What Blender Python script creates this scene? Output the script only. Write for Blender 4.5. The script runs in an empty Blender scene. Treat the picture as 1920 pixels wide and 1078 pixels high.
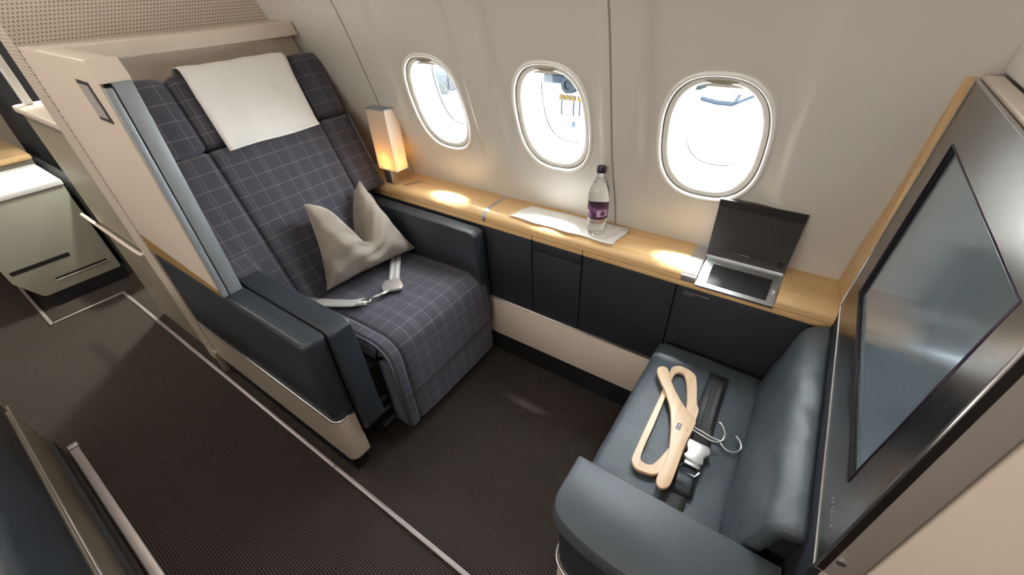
import bpy, bmesh, math, random
from mathutils import Vector, Matrix
random.seed(7)
C = bpy.context.scene.collection
PI = math.pi

# ------------------------------------------------------------------ materials
def newmat(name):
    m = bpy.data.materials.new(name); m.use_nodes = True
    nt = m.node_tree; b = nt.nodes['Principled BSDF']
    return m, nt, b
def setp(b, **k):
    for a, v in k.items():
        a = a.replace('_', ' ')
        if a in b.inputs:
            b.inputs[a].default_value = v
def rgba(c): return (c[0], c[1], c[2], 1)
def noise_mat(name, col, rough=.5, metal=0., scale=40, var=.06, bump=.1, bscale=200, spec=.5, bdist=.001):
    m, nt, b = newmat(name)
    tc = nt.nodes.new('ShaderNodeTexCoord')
    n = nt.nodes.new('ShaderNodeTexNoise'); n.inputs['Scale'].default_value = scale; n.inputs['Detail'].default_value = 3
    nt.links.new(tc.outputs['Object'], n.inputs['Vector'])
    r = nt.nodes.new('ShaderNodeMix'); r.data_type = 'RGBA'
    r.inputs['A'].default_value = rgba([c*(1-var) for c in col]); r.inputs['B'].default_value = rgba([min(1, c*(1+var)) for c in col])
    nt.links.new(n.outputs['Fac'], r.inputs['Factor']); nt.links.new(r.outputs['Result'], b.inputs['Base Color'])
    if bump > 0:
        n2 = nt.nodes.new('ShaderNodeTexNoise'); n2.inputs['Scale'].default_value = bscale; n2.inputs['Detail'].default_value = 2
        nt.links.new(tc.outputs['Object'], n2.inputs['Vector'])
        bp = nt.nodes.new('ShaderNodeBump'); bp.inputs['Strength'].default_value = bump; bp.inputs['Distance'].default_value = bdist
        nt.links.new(n2.outputs['Fac'], bp.inputs['Height']); nt.links.new(bp.outputs['Normal'], b.inputs['Normal'])
    setp(b, Roughness=rough, Metallic=metal); b.inputs['Specular IOR Level'].default_value = spec
    return m
def M_(nt, op, a, b=None, c=None):
    n = nt.nodes.new('ShaderNodeMath'); n.operation = op
    for i, v in enumerate((a, b, c)):
        if v is None: continue
        if isinstance(v, (int, float)): n.inputs[i].default_value = v
        else: nt.links.new(v, n.inputs[i])
    return n.outputs[0]
def mixc(nt, f, a, b):
    r = nt.nodes.new('ShaderNodeMix'); r.data_type = 'RGBA'
    if isinstance(f, float): r.inputs['Factor'].default_value = f
    else: nt.links.new(f, r.inputs['Factor'])
    for k, v in (('A', a), ('B', b)):
        if isinstance(v, (tuple, list)): r.inputs[k].default_value = rgba(v)
        else: nt.links.new(v, r.inputs[k])
    return r.outputs['Result']

wall_m = noise_mat('cabin_wall_plastic', (.580, .560, .512), .42, scale=3, var=.02, bump=.06, bscale=500, spec=.4)
cream = noise_mat('cream_plastic', (.66, .57, .48), .45, scale=4, var=.02, bump=.08, bscale=600, spec=.4)
olive = noise_mat('olive_beige_plastic', (.30, .27, .20), .4, scale=4, var=.03, bump=.05, bscale=500)
greige = noise_mat('grey_green_plastic', (.34, .33, .27), .4, scale=4, var=.03, bump=.05, bscale=500)
white_p = noise_mat('white_plastic', (.80, .79, .77), .35, scale=5, var=.01, bump=.02)
rim_m = noise_mat('window_rim_plastic', (.80, .79, .76), .3, scale=5, var=.01, bump=.0, spec=.5)
funnel_m = noise_mat('window_reveal_plastic', (.70, .69, .65), .4, scale=5, var=.01, bump=.0)
seam_m = noise_mat('lining_seam', (.30, .27, .235), .6, scale=5, var=.03, bump=.0)
seal2_m = noise_mat('outer_rubber_seal', (.010, .011, .012), .9, scale=5, var=.03, bump=.0, spec=.0)
seal_m = noise_mat('rubber_seal_grey', (.16, .16, .155), .6, scale=5, var=.03, bump=.0)
leather = noise_mat('navy_leather', (.022, .028, .036), .40, scale=8, var=.10, bump=.35, bscale=420, bdist=.0015)
leather_lit = noise_mat('navy_leather_lit', (.050, .061, .072), .48, scale=8, var=.10, bump=.35, bscale=420, bdist=.0015)  # same navy leather as seen under light; the lighting is in the colour
navy = noise_mat('navy_panel_fabric', (.0105, .013, .020), .62, scale=60, var=.15, bump=.3, bscale=700, bdist=.001)
black = noise_mat('black_plastic', (.008, .008, .009), .6, scale=20, var=.1, bump=.05)
charcoal = noise_mat('charcoal_plastic', (.035, .034, .034), .38, scale=20, var=.05, bump=.05)
metal = noise_mat('brushed_aluminium', (.62, .64, .67), .32, metal=1., scale=60, var=.05, bump=.05, bscale=300)
column_m = noise_mat('satin_grey_metal', (.30, .33, .35), .45, metal=.25, scale=80, var=.05, bump=.05, bscale=300)
chrome = noise_mat('polished_chrome', (.80, .80, .82), .28, metal=1., scale=10, var=.02, bump=0)
rail_m = noise_mat('dull_rail_metal', (.42, .37, .36), .45, metal=.6, scale=30, var=.08, bump=.1)
darksteel = noise_mat('dark_steel', (.23, .23, .23), .26, metal=1., scale=6, var=.08, bump=.02, bscale=60)
steelpaint = noise_mat('grey_brown_metal_paint', (.27, .245, .225), .42, metal=.1, scale=20, var=.05, bump=.03)
placard_m = noise_mat('pale_grey_placard', (.40, .37, .36), .35, scale=20, var=.03, bump=.0)
cloth_w = noise_mat('white_cotton', (.78, .77, .74), .85, scale=30, var=.02, bump=.3, bscale=900, bdist=.0008)
belt_g = noise_mat('grey_webbing', (.36, .34, .32), .6, scale=60, var=.1, bump=.3, bscale=700)
belt_g2 = noise_mat('pale_webbing_stripe', (.62, .60, .56), .6, scale=60, var=.1, bump=.3, bscale=700)
belt_b = noise_mat('black_webbing', (.022, .024, .026), .55, scale=60, var=.15, bump=.4, bscale=500)
belt_b2 = noise_mat('charcoal_webbing_stripe', (.075, .08, .085), .55, scale=60, var=.1, bump=.3, bscale=700)
silver = noise_mat('buckle_silver', (.66, .66, .64), .33, metal=.75, scale=20, var=.03, bump=.05)
purple = noise_mat('purple_paper_label', (.12, .03, .10), .45, scale=20, var=.05, bump=0)
lilac = noise_mat('lilac_print', (.50, .36, .47), .5, scale=20, var=.05, bump=0)
cap_m = noise_mat('dark_purple_cap', (.022, .014, .035), .35, scale=20, var=.05, bump=0)
darkfab = noise_mat('dark_seat_fabric', (.018, .017, .018), .9, scale=60, var=.2, bump=.4, bscale=400)
def add_wrinkles(m, scale, dist, strength):
    nt = m.node_tree; b = nt.nodes['Principled BSDF']; old = b.inputs['Normal'].links[0].from_socket
    tc = nt.nodes.new('ShaderNodeTexCoord'); n = nt.nodes.new('ShaderNodeTexNoise'); n.inputs['Scale'].default_value = scale
    n.inputs['Detail'].default_value = 1.5; n.inputs['Distortion'].default_value = .5
    nt.links.new(tc.outputs['Object'], n.inputs['Vector'])
    bp = nt.nodes.new('ShaderNodeBump'); bp.inputs['Strength'].default_value = strength; bp.inputs['Distance'].default_value = dist
    nt.links.new(n.outputs['Fac'], bp.inputs['Height']); nt.links.new(old, bp.inputs['Normal']); nt.links.new(bp.outputs['Normal'], b.inputs['Normal'])
leather_lit_creased = noise_mat('creased_navy_leather_lit', (.056, .070, .083), .46, scale=8, var=.10, bump=.35, bscale=420, bdist=.0015)  # creased bench leather, navy lightened in the base colour to look lit
add_wrinkles(leather_lit_creased, 8, .012, .6)
add_wrinkles(linen, 9, .02, .35) if False else None
piping_m = noise_mat('slate_piping', (.10, .11, .13), .6, scale=60, var=.1, bump=.2)
apron_m = noise_mat('concrete_apron', (.50, .50, .49), .9, scale=.4, var=.04, bump=0)
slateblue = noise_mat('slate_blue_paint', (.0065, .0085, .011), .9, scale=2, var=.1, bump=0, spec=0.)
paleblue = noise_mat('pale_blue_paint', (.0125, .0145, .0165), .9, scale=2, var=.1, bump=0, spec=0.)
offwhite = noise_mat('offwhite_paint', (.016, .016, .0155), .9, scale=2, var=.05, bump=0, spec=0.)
tyre_m = noise_mat('tyre_rubber', (.006, .007, .008), .9, scale=10, var=.1, bump=0, spec=0.)

def wood_mat(name, c1, c2, axis=0, rough=.3, sc=1.):
    m, nt, b = newmat(name)
    tc = nt.nodes.new('ShaderNodeTexCoord'); mp = nt.nodes.new('ShaderNodeMapping')
    nt.links.new(tc.outputs['Object'], mp.inputs['Vector'])
    s = [70*sc, 70*sc, 70*sc]; s[axis] = 3*sc
    mp.inputs['Scale'].default_value = s
    n = nt.nodes.new('ShaderNodeTexNoise'); n.inputs['Scale'].default_value = 1.0; n.inputs['Detail'].default_value = 6; n.inputs['Distortion'].default_value = .6
    nt.links.new(mp.outputs['Vector'], n.inputs['Vector'])
    cr = nt.nodes.new('ShaderNodeValToRGB')
    cr.color_ramp.elements[0].position = .32; cr.color_ramp.elements[0].color = rgba(c2)
    cr.color_ramp.elements[1].position = .62; cr.color_ramp.elements[1].color = rgba(c1)
    nt.links.new(n.outputs['Fac'], cr.inputs['Fac']); nt.links.new(cr.outputs['Color'], b.inputs['Base Color'])
    setp(b, Roughness=rough)
    return m
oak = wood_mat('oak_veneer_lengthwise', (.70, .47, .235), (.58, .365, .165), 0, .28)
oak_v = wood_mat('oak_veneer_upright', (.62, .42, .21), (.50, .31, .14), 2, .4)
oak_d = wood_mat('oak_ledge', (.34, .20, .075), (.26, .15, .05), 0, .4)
beech = wood_mat('beech_hanger_wood', (.80, .58, .38), (.70, .47, .28), 1, .4, .7)

def plaid_mat():
    m, nt, b = newmat('plaid_wool')
    uv = nt.nodes.new('ShaderNodeUVMap'); uv.uv_map = 'UVMap'
    sp = nt.nodes.new('ShaderNodeSeparateXYZ'); nt.links.new(uv.outputs['UV'], sp.inputs[0])
    n = nt.nodes.new('ShaderNodeTexNoise'); n.inputs['Scale'].default_value = 6; nt.links.new(uv.outputs['UV'], n.inputs['Vector'])
    def line(src, per, off, w):
        a = M_(nt, 'ADD', src, off)
        a = M_(nt, 'ADD', a, M_(nt, 'MULTIPLY', n.outputs['Fac'], .004))
        f = M_(nt, 'FRACT', M_(nt, 'DIVIDE', a, per))
        d = M_(nt, 'ABSOLUTE', M_(nt, 'SUBTRACT', f, .5))
        return M_(nt, 'LESS_THAN', d, w/per/2)
    P = .056
    l1 = M_(nt, 'MAXIMUM', line(sp.outputs[0], P, 5., .0017), line(sp.outputs[1], P, 5., .0019))
    l2 = M_(nt, 'MAXIMUM', line(sp.outputs[0], P, 5.014, .0014), line(sp.outputs[0], P*2, 5.04, .009))
    w = nt.nodes.new('ShaderNodeTexNoise'); w.inputs['Scale'].default_value = 500; w.inputs['Detail'].default_value = 1
    nt.links.new(uv.outputs['UV'], w.inputs['Vector'])
    base = mixc(nt, w.outputs['Fac'], (.030, .029, .039), (.053, .051, .067))
    c = mixc(nt, M_(nt, 'MULTIPLY', l2, .16), base, (.17, .16, .17))
    c = mixc(nt, M_(nt, 'MULTIPLY', l1, .48), c, (.30, .285, .27))
    nt.links.new(c, b.inputs['Base Color'])
    bp = nt.nodes.new('ShaderNodeBump'); bp.inputs['Strength'].default_value = .35; bp.inputs['Distance'].default_value = .001
    nt.links.new(w.outputs['Fac'], bp.inputs['Height']); nt.links.new(bp.outputs['Normal'], b.inputs['Normal'])
    setp(b, Roughness=.85); b.inputs['Sheen Weight'].default_value = .35; b.inputs['Sheen Roughness'].default_value = .5
    b.inputs['Sheen Tint'].default_value = (.6, .6, .75, 1)
    return m
plaid = plaid_mat()

def carpet_mat():
    m, nt, b = newmat('dotted_carpet')
    tc = nt.nodes.new('ShaderNodeTexCoord'); sp = nt.nodes.new('ShaderNodeSeparateXYZ')
    nt.links.new(tc.outputs['Object'], sp.inputs[0])
    P = .0075
    def cell(o): return M_(nt, 'SUBTRACT', M_(nt, 'FRACT', M_(nt, 'DIVIDE', o, P)), .5)
    row = M_(nt, 'FLOOR', M_(nt, 'DIVIDE', sp.outputs[1], P))
    sh = M_(nt, 'MULTIPLY', M_(nt, 'MODULO', row, 2.), P*.5)
    cx = cell(M_(nt, 'ADD', M_(nt, 'ADD', sp.outputs[0], 50.), sh)); cy = cell(M_(nt, 'ADD', sp.outputs[1], 50.))
    d = M_(nt, 'SQRT', M_(nt, 'ADD', M_(nt, 'MULTIPLY', cx, cx), M_(nt, 'MULTIPLY', cy, cy)))
    mr = nt.nodes.new('ShaderNodeMapRange'); mr.inputs['From Min'].default_value = .16; mr.inputs['From Max'].default_value = .40
    mr.inputs['To Min'].default_value = 1; mr.inputs['To Max'].default_value = 0
    nt.links.new(d, mr.inputs['Value'])
    n = nt.nodes.new('ShaderNodeTexNoise'); n.inputs['Scale'].default_value = 180; nt.links.new(tc.outputs['Object'], n.inputs['Vector'])
    f = M_(nt, 'MULTIPLY', mr.outputs['Result'], M_(nt, 'ADD', M_(nt, 'MULTIPLY', n.outputs['Fac'], .9), .1))
    c = mixc(nt, f, (.022, .016, .0135), (.19, .163, .145))
    nt.links.new(c, b.inputs['Base Color'])
    bp = nt.nodes.new('ShaderNodeBump'); bp.inputs['Strength'].default_value = .6; bp.inputs['Distance'].default_value = .002
    nt.links.new(mr.outputs['Result'], bp.inputs['Height']); nt.links.new(bp.outputs['Normal'], b.inputs['Normal'])
    setp(b, Roughness=.95); b.inputs['Specular IOR Level'].default_value = .15
    return m
carpet = carpet_mat()

def perf_mat():
    m, nt, b = newmat('perforated_cream_panel')
    uv = nt.nodes.new('ShaderNodeUVMap'); uv.uv_map = 'UVMap'
    sp = nt.nodes.new('ShaderNodeSeparateXYZ'); nt.links.new(uv.outputs['UV'], sp.inputs[0])
    P = .0105
    def cell(o): return M_(nt, 'SUBTRACT', M_(nt, 'FRACT', M_(nt, 'DIVIDE', o, P)), .5)
    row = M_(nt, 'FLOOR', M_(nt, 'DIVIDE', M_(nt, 'ADD', sp.outputs[1], 50.), P))
    sh = M_(nt, 'MULTIPLY', M_(nt, 'MODULO', row, 2.), P*.5)
    cx = cell(M_(nt, 'ADD', M_(nt, 'ADD', sp.outputs[0], 50.), sh)); cy = cell(M_(nt, 'ADD', sp.outputs[1], 50.))
    d = M_(nt, 'SQRT', M_(nt, 'ADD', M_(nt, 'MULTIPLY', cx, cx), M_(nt, 'MULTIPLY', cy, cy)))
    f = M_(nt, 'LESS_THAN', d, .26)
    c = mixc(nt, f, (.62, .545, .46), (.27, .215, .17))
    nt.links.new(c, b.inputs['Base Color'])
    bp = nt.nodes.new('ShaderNodeBump'); bp.invert = True; bp.inputs['Strength'].default_value = .6; bp.inputs['Distance'].default_value = .003
    nt.links.new(f, bp.inputs['Height']); nt.links.new(bp.outputs['Normal'], b.inputs['Normal'])
    setp(b, Roughness=.55)
    return m
perf = perf_mat()

def linen_mat():
    m, nt, b = newmat('taupe_linen')
    tc = nt.nodes.new('ShaderNodeTexCoord'); mp = nt.nodes.new('ShaderNodeMapping'); mp.inputs['Scale'].default_value = (60, 230, 230)
    nt.links.new(tc.outputs['Object'], mp.inputs['Vector'])
    n = nt.nodes.new('ShaderNodeTexNoise'); n.inputs['Scale'].default_value = 1; n.inputs['Detail'].default_value = 2
    nt.links.new(mp.outputs['Vector'], n.inputs['Vector'])
    c = mixc(nt, n.outputs['Fac'], (.165, .138, .115), (.34, .298, .255))
    nt.links.new(c, b.inputs['Base Color'])
    bp = nt.nodes.new('ShaderNodeBump'); bp.inputs['Strength'].default_value = .4; bp.inputs['Distance'].default_value = .001
    nt.links.new(n.outputs['Fac'], bp.inputs['Height']); nt.links.new(bp.outputs['Normal'], b.inputs['Normal'])
    setp(b, Roughness=.9); b.inputs['Sheen Weight'].default_value = .3
    return m
linen = linen_mat()
add_wrinkles(linen, 10, .02, .4)
add_wrinkles(cloth_w, 7, .012, .3)

def screen_mat():
    m, nt, b = newmat('display_glass')
    setp(b, Roughness=.16, Metallic=.5); b.inputs['Base Color'].default_value = (.24, .305, .345, 1)
    b.inputs['Specular IOR Level'].default_value = .6
    return m
screen_m = screen_mat()
m_, nt_, b_ = newmat('pane_acrylic')
for n_ in list(nt_.nodes):
    if n_.type == 'BSDF_PRINCIPLED': nt_.nodes.remove(n_)
tr_ = nt_.nodes.new('ShaderNodeBsdfTransparent'); tr_.inputs[0].default_value = (.95, .97, .98, 1)
gl_ = nt_.nodes.new('ShaderNodeBsdfGlossy'); gl_.inputs['Roughness'].default_value = .02
mx_ = nt_.nodes.new('ShaderNodeMixShader'); mx_.inputs[0].default_value = .05
nt_.links.new(tr_.outputs[0], mx_.inputs[1]); nt_.links.new(gl_.outputs[0], mx_.inputs[2])
nt_.links.new(mx_.outputs[0], nt_.nodes['Material Output'].inputs['Surface'])
pane_m = m_
m_, nt_, b_ = newmat('clear_plastic'); setp(b_, Roughness=.03, IOR=1.33); b_.inputs['Transmission Weight'].default_value = 1.; b_.inputs['Base Color'].default_value = (.97, .99, 1, 1)
bottle_m = m_
m_, nt_, b_ = newmat('lamp_shade_white'); setp(b_, Roughness=.6); b_.inputs['Base Color'].default_value = (.80, .78, .72, 1)
b_.inputs['Transmission Weight'].default_value = .0
tl_ = nt_.nodes.new('ShaderNodeBsdfTranslucent'); tl_.inputs[0].default_value = (.95, .80, .55, 1)
mx_ = nt_.nodes.new('ShaderNodeMixShader'); mx_.inputs[0].default_value = .45
nt_.links.new(b_.outputs[0], mx_.inputs[1]); nt_.links.new(tl_.outputs[0], mx_.inputs[2]); nt_.links.new(mx_.outputs[0], nt_.nodes['Material Output'].inputs['Surface'])
shade_m = m_
def emit_mat(name, col, s):
    m, nt, b = newmat(name); b.inputs['Base Color'].default_value = rgba(col)
    b.inputs['Emission Color'].default_value = rgba(col); b.inputs['Emission Strength'].default_value = s
    return m
bulb_m = emit_mat('warm_bulb', (1, .58, .22), 16.)
ceil_light_m = emit_mat('ceiling_light_diffuser', (1, .95, .88), 1.5)

def stripe_mat():
    m, nt, b = newmat('yellow_black_stripes')
    tc = nt.nodes.new('ShaderNodeTexCoord'); sp = nt.nodes.new('ShaderNodeSeparateXYZ'); nt.links.new(tc.outputs['Object'], sp.inputs[0])
    s = M_(nt, 'ADD', sp.outputs[0], sp.outputs[2])
    f = M_(nt, 'GREATER_THAN', M_(nt, 'FRACT', M_(nt, 'MULTIPLY', s, 3.)), .5)
    nt.links.new(mixc(nt, f, (.022, .013, .002), (.010, .010, .010)), b.inputs['Base Color']); setp(b, Roughness=.9); b.inputs['Specular IOR Level'].default_value = 0.
    return m
stripe_m = stripe_mat()

# ------------------------------------------------------------------ mesh helpers
def link(name, me, mat, parent=None, smooth=False):
    o = bpy.data.objects.new(name, me); C.objects.link(o)
    if mat: me.materials.append(mat)
    if parent: o.parent = parent; o.matrix_parent_inverse = Matrix.Identity(4)
    if parent is not None:
        o.location = -Vector(abs_loc(parent))
    if smooth:
        for p in me.polygons: p.use_smooth = True
    return o
def abs_loc(o):
    v = Vector(o.location)
    while o.parent: o = o.parent; v += Vector(o.location)
    return v
def obj(name, bm, mat, parent=None, smooth=False):
    bmesh.ops.recalc_face_normals(bm, faces=bm.faces)
    me = bpy.data.meshes.new(name); bm.to_mesh(me); bm.free()
    o = link(name, me, mat, parent, smooth)
    if smooth == 'auto':
        set_auto(o)
    return o
def set_auto(o, ang=40):
    me = o.data
    for p in me.polygons: p.use_smooth = True
    bm = bmesh.new(); bm.from_mesh(me)
    for e in bm.edges:
        if len(e.link_faces) == 2 and e.calc_face_angle(0) > math.radians(ang): e.smooth = False
    bm.to_mesh(me); bm.free()
def tag(o, label, cat, group=None):
    o['label'] = label; o['category'] = cat
    if group: o['group'] = group
    return o
def structure(o):
    o['kind'] = 'structure'; return o
def empty(name, loc, label, cat, group=None):
    o = bpy.data.objects.new(name, None); C.objects.link(o); o.location = loc; o.empty_display_size = .05
    return tag(o, label, cat, group)
def bx(bm, x0, x1, y0, y1, z0, z1, bev=0., seg=3):
    vs = [bm.verts.new((x, y, z)) for x in (x0, x1) for y in (y0, y1) for z in (z0, z1)]
    fs = [(0,1,3,2),(4,6,7,5),(0,4,5,1),(2,3,7,6),(0,2,6,4),(1,5,7,3)]
    faces = [bm.faces.new([vs[i] for i in f]) for f in fs]
    if bev > 0:
        es = list({e for f in faces for e in f.edges})
        bmesh.ops.bevel(bm, geom=es, offset=bev, segments=seg, profile=.5, affect='EDGES', clamp_overlap=True)
    return bm
def box(name, mat, parent, x0, x1, y0, y1, z0, z1, bev=0., seg=3):
    bm = bmesh.new(); bx(bm, x0, x1, y0, y1, z0, z1, bev, seg)
    return obj(name, bm, mat, parent, 'auto' if bev else False)
def prism(bm, pts, axis, a, b, bev=0., seg=3):
    def P(u, v, w):
        return {'x': (w, u, v), 'y': (u, w, v), 'z': (u, v, w)}[axis]
    A = [bm.verts.new(P(u, v, a)) for u, v in pts]; B = [bm.verts.new(P(u, v, b)) for u, v in pts]
    n = len(pts); fs = [bm.faces.new(A), bm.faces.new(B[::-1])]
    for i in range(n): fs.append(bm.faces.new([A[i], B[i], B[(i+1) % n], A[(i+1) % n]]))
    bmesh.ops.recalc_face_normals(bm, faces=fs)
    if bev > 0:
        es = list({e for f in fs[:2] for e in f.edges})
        bmesh.ops.bevel(bm, geom=es, offset=bev, segments=seg, profile=.5, affect='EDGES', clamp_overlap=True)
    return bm
def pr(name, mat, parent, pts, axis, a, b, bev=0., seg=3):
    bm = bmesh.new(); prism(bm, pts, axis, a, b, bev, seg)
    return obj(name, bm, mat, parent, 'auto' if bev else False)
def rpoly(pts, r, n=6):
    """round the corners of a polygon; r is one radius or a list"""
    out = []; N = len(pts)
    for i in range(N):
        p0, p, p1 = Vector(pts[i-1]), Vector(pts[i]), Vector(pts[(i+1) % N])
        rr = r[i] if isinstance(r, (list, tuple)) else r
        if rr <= 0: out.append(tuple(p)); continue
        d0 = (p0-p); d1 = (p1-p); l = min(rr, d0.length*.49, d1.length*.49)
        a = p + d0.normalized()*l; b = p + d1.normalized()*l
        for k in range(n+1):
            t = k/n; out.append(tuple(a*(1-t)**2 + p*2*t*(1-t) + b*t*t))
    return out
def spline(pts, n=8, closed=False):
    P = [Vector(p) for p in pts]; N = len(P); out = []
    rng = N if closed else N-1
    for i in range(rng):
        if closed: a, b, c, d = P[i-1], P[i], P[(i+1) % N], P[(i+2) % N]
        else: a, b, c, d = P[max(i-1, 0)], P[i], P[i+1], P[min(i+2, N-1)]
        for k in range(n):
            t = k/n
            out.append(.5*((2*b)+(c-a)*t+(2*a-5*b+4*c-d)*t*t+(3*b-a-3*c+d)*t*t*t))
    if not closed: out.append(P[-1])
    return out
def tube(bm, pts, r, n=10, cap=True):
    P = [Vector(p) for p in pts]; rings = []
    t0 = (P[1]-P[0]).normalized(); ref = Vector((0, 0, 1)) if abs(t0.z) < .9 else Vector((1, 0, 0))
    u = t0.cross(ref).normalized()
    for i, p in enumerate(P):
        t = (P[min(i+1, len(P)-1)]-P[max(i-1, 0)]).normalized()
        u = (u - t*u.dot(t)).normalized(); v = t.cross(u)
        rr = r[i] if isinstance(r, (list, tuple)) else r
        rings.append([bm.verts.new(p + (u*math.cos(2*PI*k/n)+v*math.sin(2*PI*k/n))*rr) for k in range(n)])
    for a, b in zip(rings, rings[1:]):
        for k in range(n): bm.faces.new([a[k], a[(k+1) % n], b[(k+1) % n], b[k]])
    if cap: bm.faces.new(rings[0][::-1]); bm.faces.new(rings[-1])
    return bm
def lathe(bm, prof, c, n=32):
    rings = []
    for r, z in prof:
        if r < 1e-6: rings.append([bm.verts.new((c[0], c[1], c[2]+z))])
        else: rings.append([bm.verts.new((c[0]+r*math.cos(2*PI*k/n), c[1]+r*math.sin(2*PI*k/n), c[2]+z)) for k in range(n)])
    for a, b in zip(rings, rings[1:]):
        for k in range(n):
            k1 = (k+1) % n
            if len(a) == 1 and len(b) == 1: continue
            if len(a) == 1: bm.faces.new([a[0], b[k], b[k1]])
            elif len(b) == 1: bm.faces.new([a[k], a[k1], b[0]])
            else: bm.faces.new([a[k], a[k1], b[k1], b[k]])
    return bm
def resample(path, step):
    P = [Vector(p) for p in path]; L = [0]
    for a, b in zip(P, P[1:]): L.append(L[-1]+(b-a).length)
    n = max(2, int(L[-1]/step)); out = []
    for i in range(n+1):
        s = L[-1]*i/n; j = 0
        while j < len(L)-2 and L[j+1] < s: j += 1
        t = (s-L[j])/max(1e-9, L[j+1]-L[j]); out.append((P[j].lerp(P[j+1], t), s))
    return out, L[-1]
def cushion(name, mat, parent, path, y0, y1, t, r=.02, puff=.006, step=.02, ny=14, u0=0., v0=0., wav=0., ys=None):
    """slab following an xz path; the outer face is on the path's left-hand side; rounded rims"""
    pts, L = resample(path, step)
    S = []
    K = 5
    for k in range(K): S.append((r*(1-math.cos(PI/2*k/K)), r*(1-math.sin(PI/2*k/K))))
    mid = [(s, 0) for _, s in pts if r < s < L-r]
    end = [(L-a, b) for a, b in S[::-1]]
    S = S + mid + end
    def at(s):
        s = min(max(s, 0), L); j = min(int(s/L*(len(pts)-1)), len(pts)-2)
        while pts[j][1] > s and j > 0: j -= 1
        a, b = pts[j], pts[j+1]; f = (s-a[1])/(b[1]-a[1])
        p = a[0].lerp(b[0], f)
        ja, jb = max(j-1, 0), min(j+2, len(pts)-1)
        d = (pts[jb][0]-pts[ja][0]).normalized()
        return p, Vector((-d.y, d.x))     # left-hand normal in xz
    bm = bmesh.new(); uvl = bm.loops.layers.uv.new('UVMap'); rings = []
    for s, ins in S:
        p, n = at(s); ya, yb = y0+ins, y1-ins
        sec = []
        for k in range(5):
            a = PI/2*k/5; sec.append((ya+r*(1-math.cos(a)) if False else ya + r*(1-math.cos(a)), -(r*(1-math.sin(a)))))
        for k in range(ny+1):
            y = ya+r+(yb-ya-2*r)*k/ny; q = (y-ya)/(yb-ya)*2-1
            sec.append((y, puff*(1-q**4)*(1 if ins == 0 else max(0, 1-ins/r))))
        for k in range(4, -1, -1):
            a = PI/2*k/5; sec.append((yb-r*(1-math.cos(a)), -(r*(1-math.sin(a)))))
        sec += [(yb, -t+ins), (ya, -t+ins)]
        ring = []
        for i, (y, d) in enumerate(sec):
            dd = d - (ins if i < len(sec)-2 else 0)
            if wav: dd += wav*math.sin(y*37+s*23)*math.sin(s*31+y*9)
            ring.append((bm.verts.new((p.x+n.x*dd, y, p.y+n.y*dd)), (y+u0, s+v0)))
        rings.append(ring)
    nr = len(rings[0])
    for a, b in zip(rings, rings[1:]):
        for k in range(nr):
            k1 = (k+1) % nr
            f = bm.faces.new([a[k][0], a[k1][0], b[k1][0], b[k][0]])
            for lp, q in zip(f.loops, (a[k], a[k1], b[k1], b[k])): lp[uvl].uv = q[1]
    for rg in (rings[0], rings[-1]):
        f = bm.faces.new([q[0] for q in rg])
        for lp, q in zip(f.loops, rg): lp[uvl].uv = q[1]
    return obj(name, bm, mat, parent, True)
def sheet(name, mat, parent, grid, thick, smooth=True, uv=None):
    """grid[i][j] of points made into a thin solid"""
    bm = bmesh.new(); nI, nJ = len(grid), len(grid[0])
    G = [[Vector(p) for p in r] for r in grid]
    N = [[None]*nJ for _ in range(nI)]
    for i in range(nI):
        for j in range(nJ):
            a = G[min(i+1, nI-1)][j]-G[max(i-1, 0)][j]; b = G[i][min(j+1, nJ-1)]-G[i][max(j-1, 0)]
            N[i][j] = a.cross(b).normalized()
    T = [[bm.verts.new(G[i][j]+N[i][j]*thick/2) for j in range(nJ)] for i in range(nI)]
    B = [[bm.verts.new(G[i][j]-N[i][j]*thick/2) for j in range(nJ)] for i in range(nI)]
    for i in range(nI-1):
        for j in range(nJ-1):
            bm.faces.new([T[i][j], T[i+1][j], T[i+1][j+1], T[i][j+1]]); bm.faces.new([B[i][j], B[i][j+1], B[i+1][j+1], B[i+1][j]])
    bd = [(i, 0) for i in range(nI)] + [(nI-1, j) for j in range(1, nJ)] + [(i, nJ-1) for i in range(nI-2, -1, -1)] + [(0, j) for j in range(nJ-2, 0, -1)]
    for (a, b), (c, d) in zip(bd, bd[1:]+bd[:1]):
        bm.faces.new([T[a][b], T[c][d], B[c][d], B[a][b]])
    return obj(name, bm, mat, parent, smooth)
def ribbon(name, mat, parent, pts, w, thick, up=(0, 0, 1), off=0., side=None):
    """flat strap following 3D points"""
    P = [Vector(p) for p in pts]; g = []
    for i, p in enumerate(P):
        t = (P[min(i+1, len(P)-1)]-P[max(i-1, 0)]).normalized()
        s = Vector(side) if side else Vector(up).cross(t).normalized()
        g.append([p+s*(off+w*(k/4-.5)) for k in range(5)])
    return sheet(name, mat, parent, g, thick)

# ------------------------------------------------------------------ camera (eye height 1.5 m, standing over the aisle edge)
R0 = (.8243057, .56466929, -.04084989); R1 = (.31047215, -.5112053, -.80142135); R2 = (-.4734207, .64793343, -.59670353)
cam = bpy.data.cameras.new('camera'); co = bpy.data.objects.new('camera', cam); C.objects.link(co)
mw = Matrix.Identity(4)
for i in range(3):
    mw[i][0] = R0[i]; mw[i][1] = -R1[i]; mw[i][2] = -R2[i]
mw[2][3] = 1.5
co.matrix_world = mw
cam.sensor_width = 36; cam.lens = 36*781.277/1920; cam.clip_start = .01; cam.clip_end = 300
bpy.context.scene.camera = co

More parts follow.
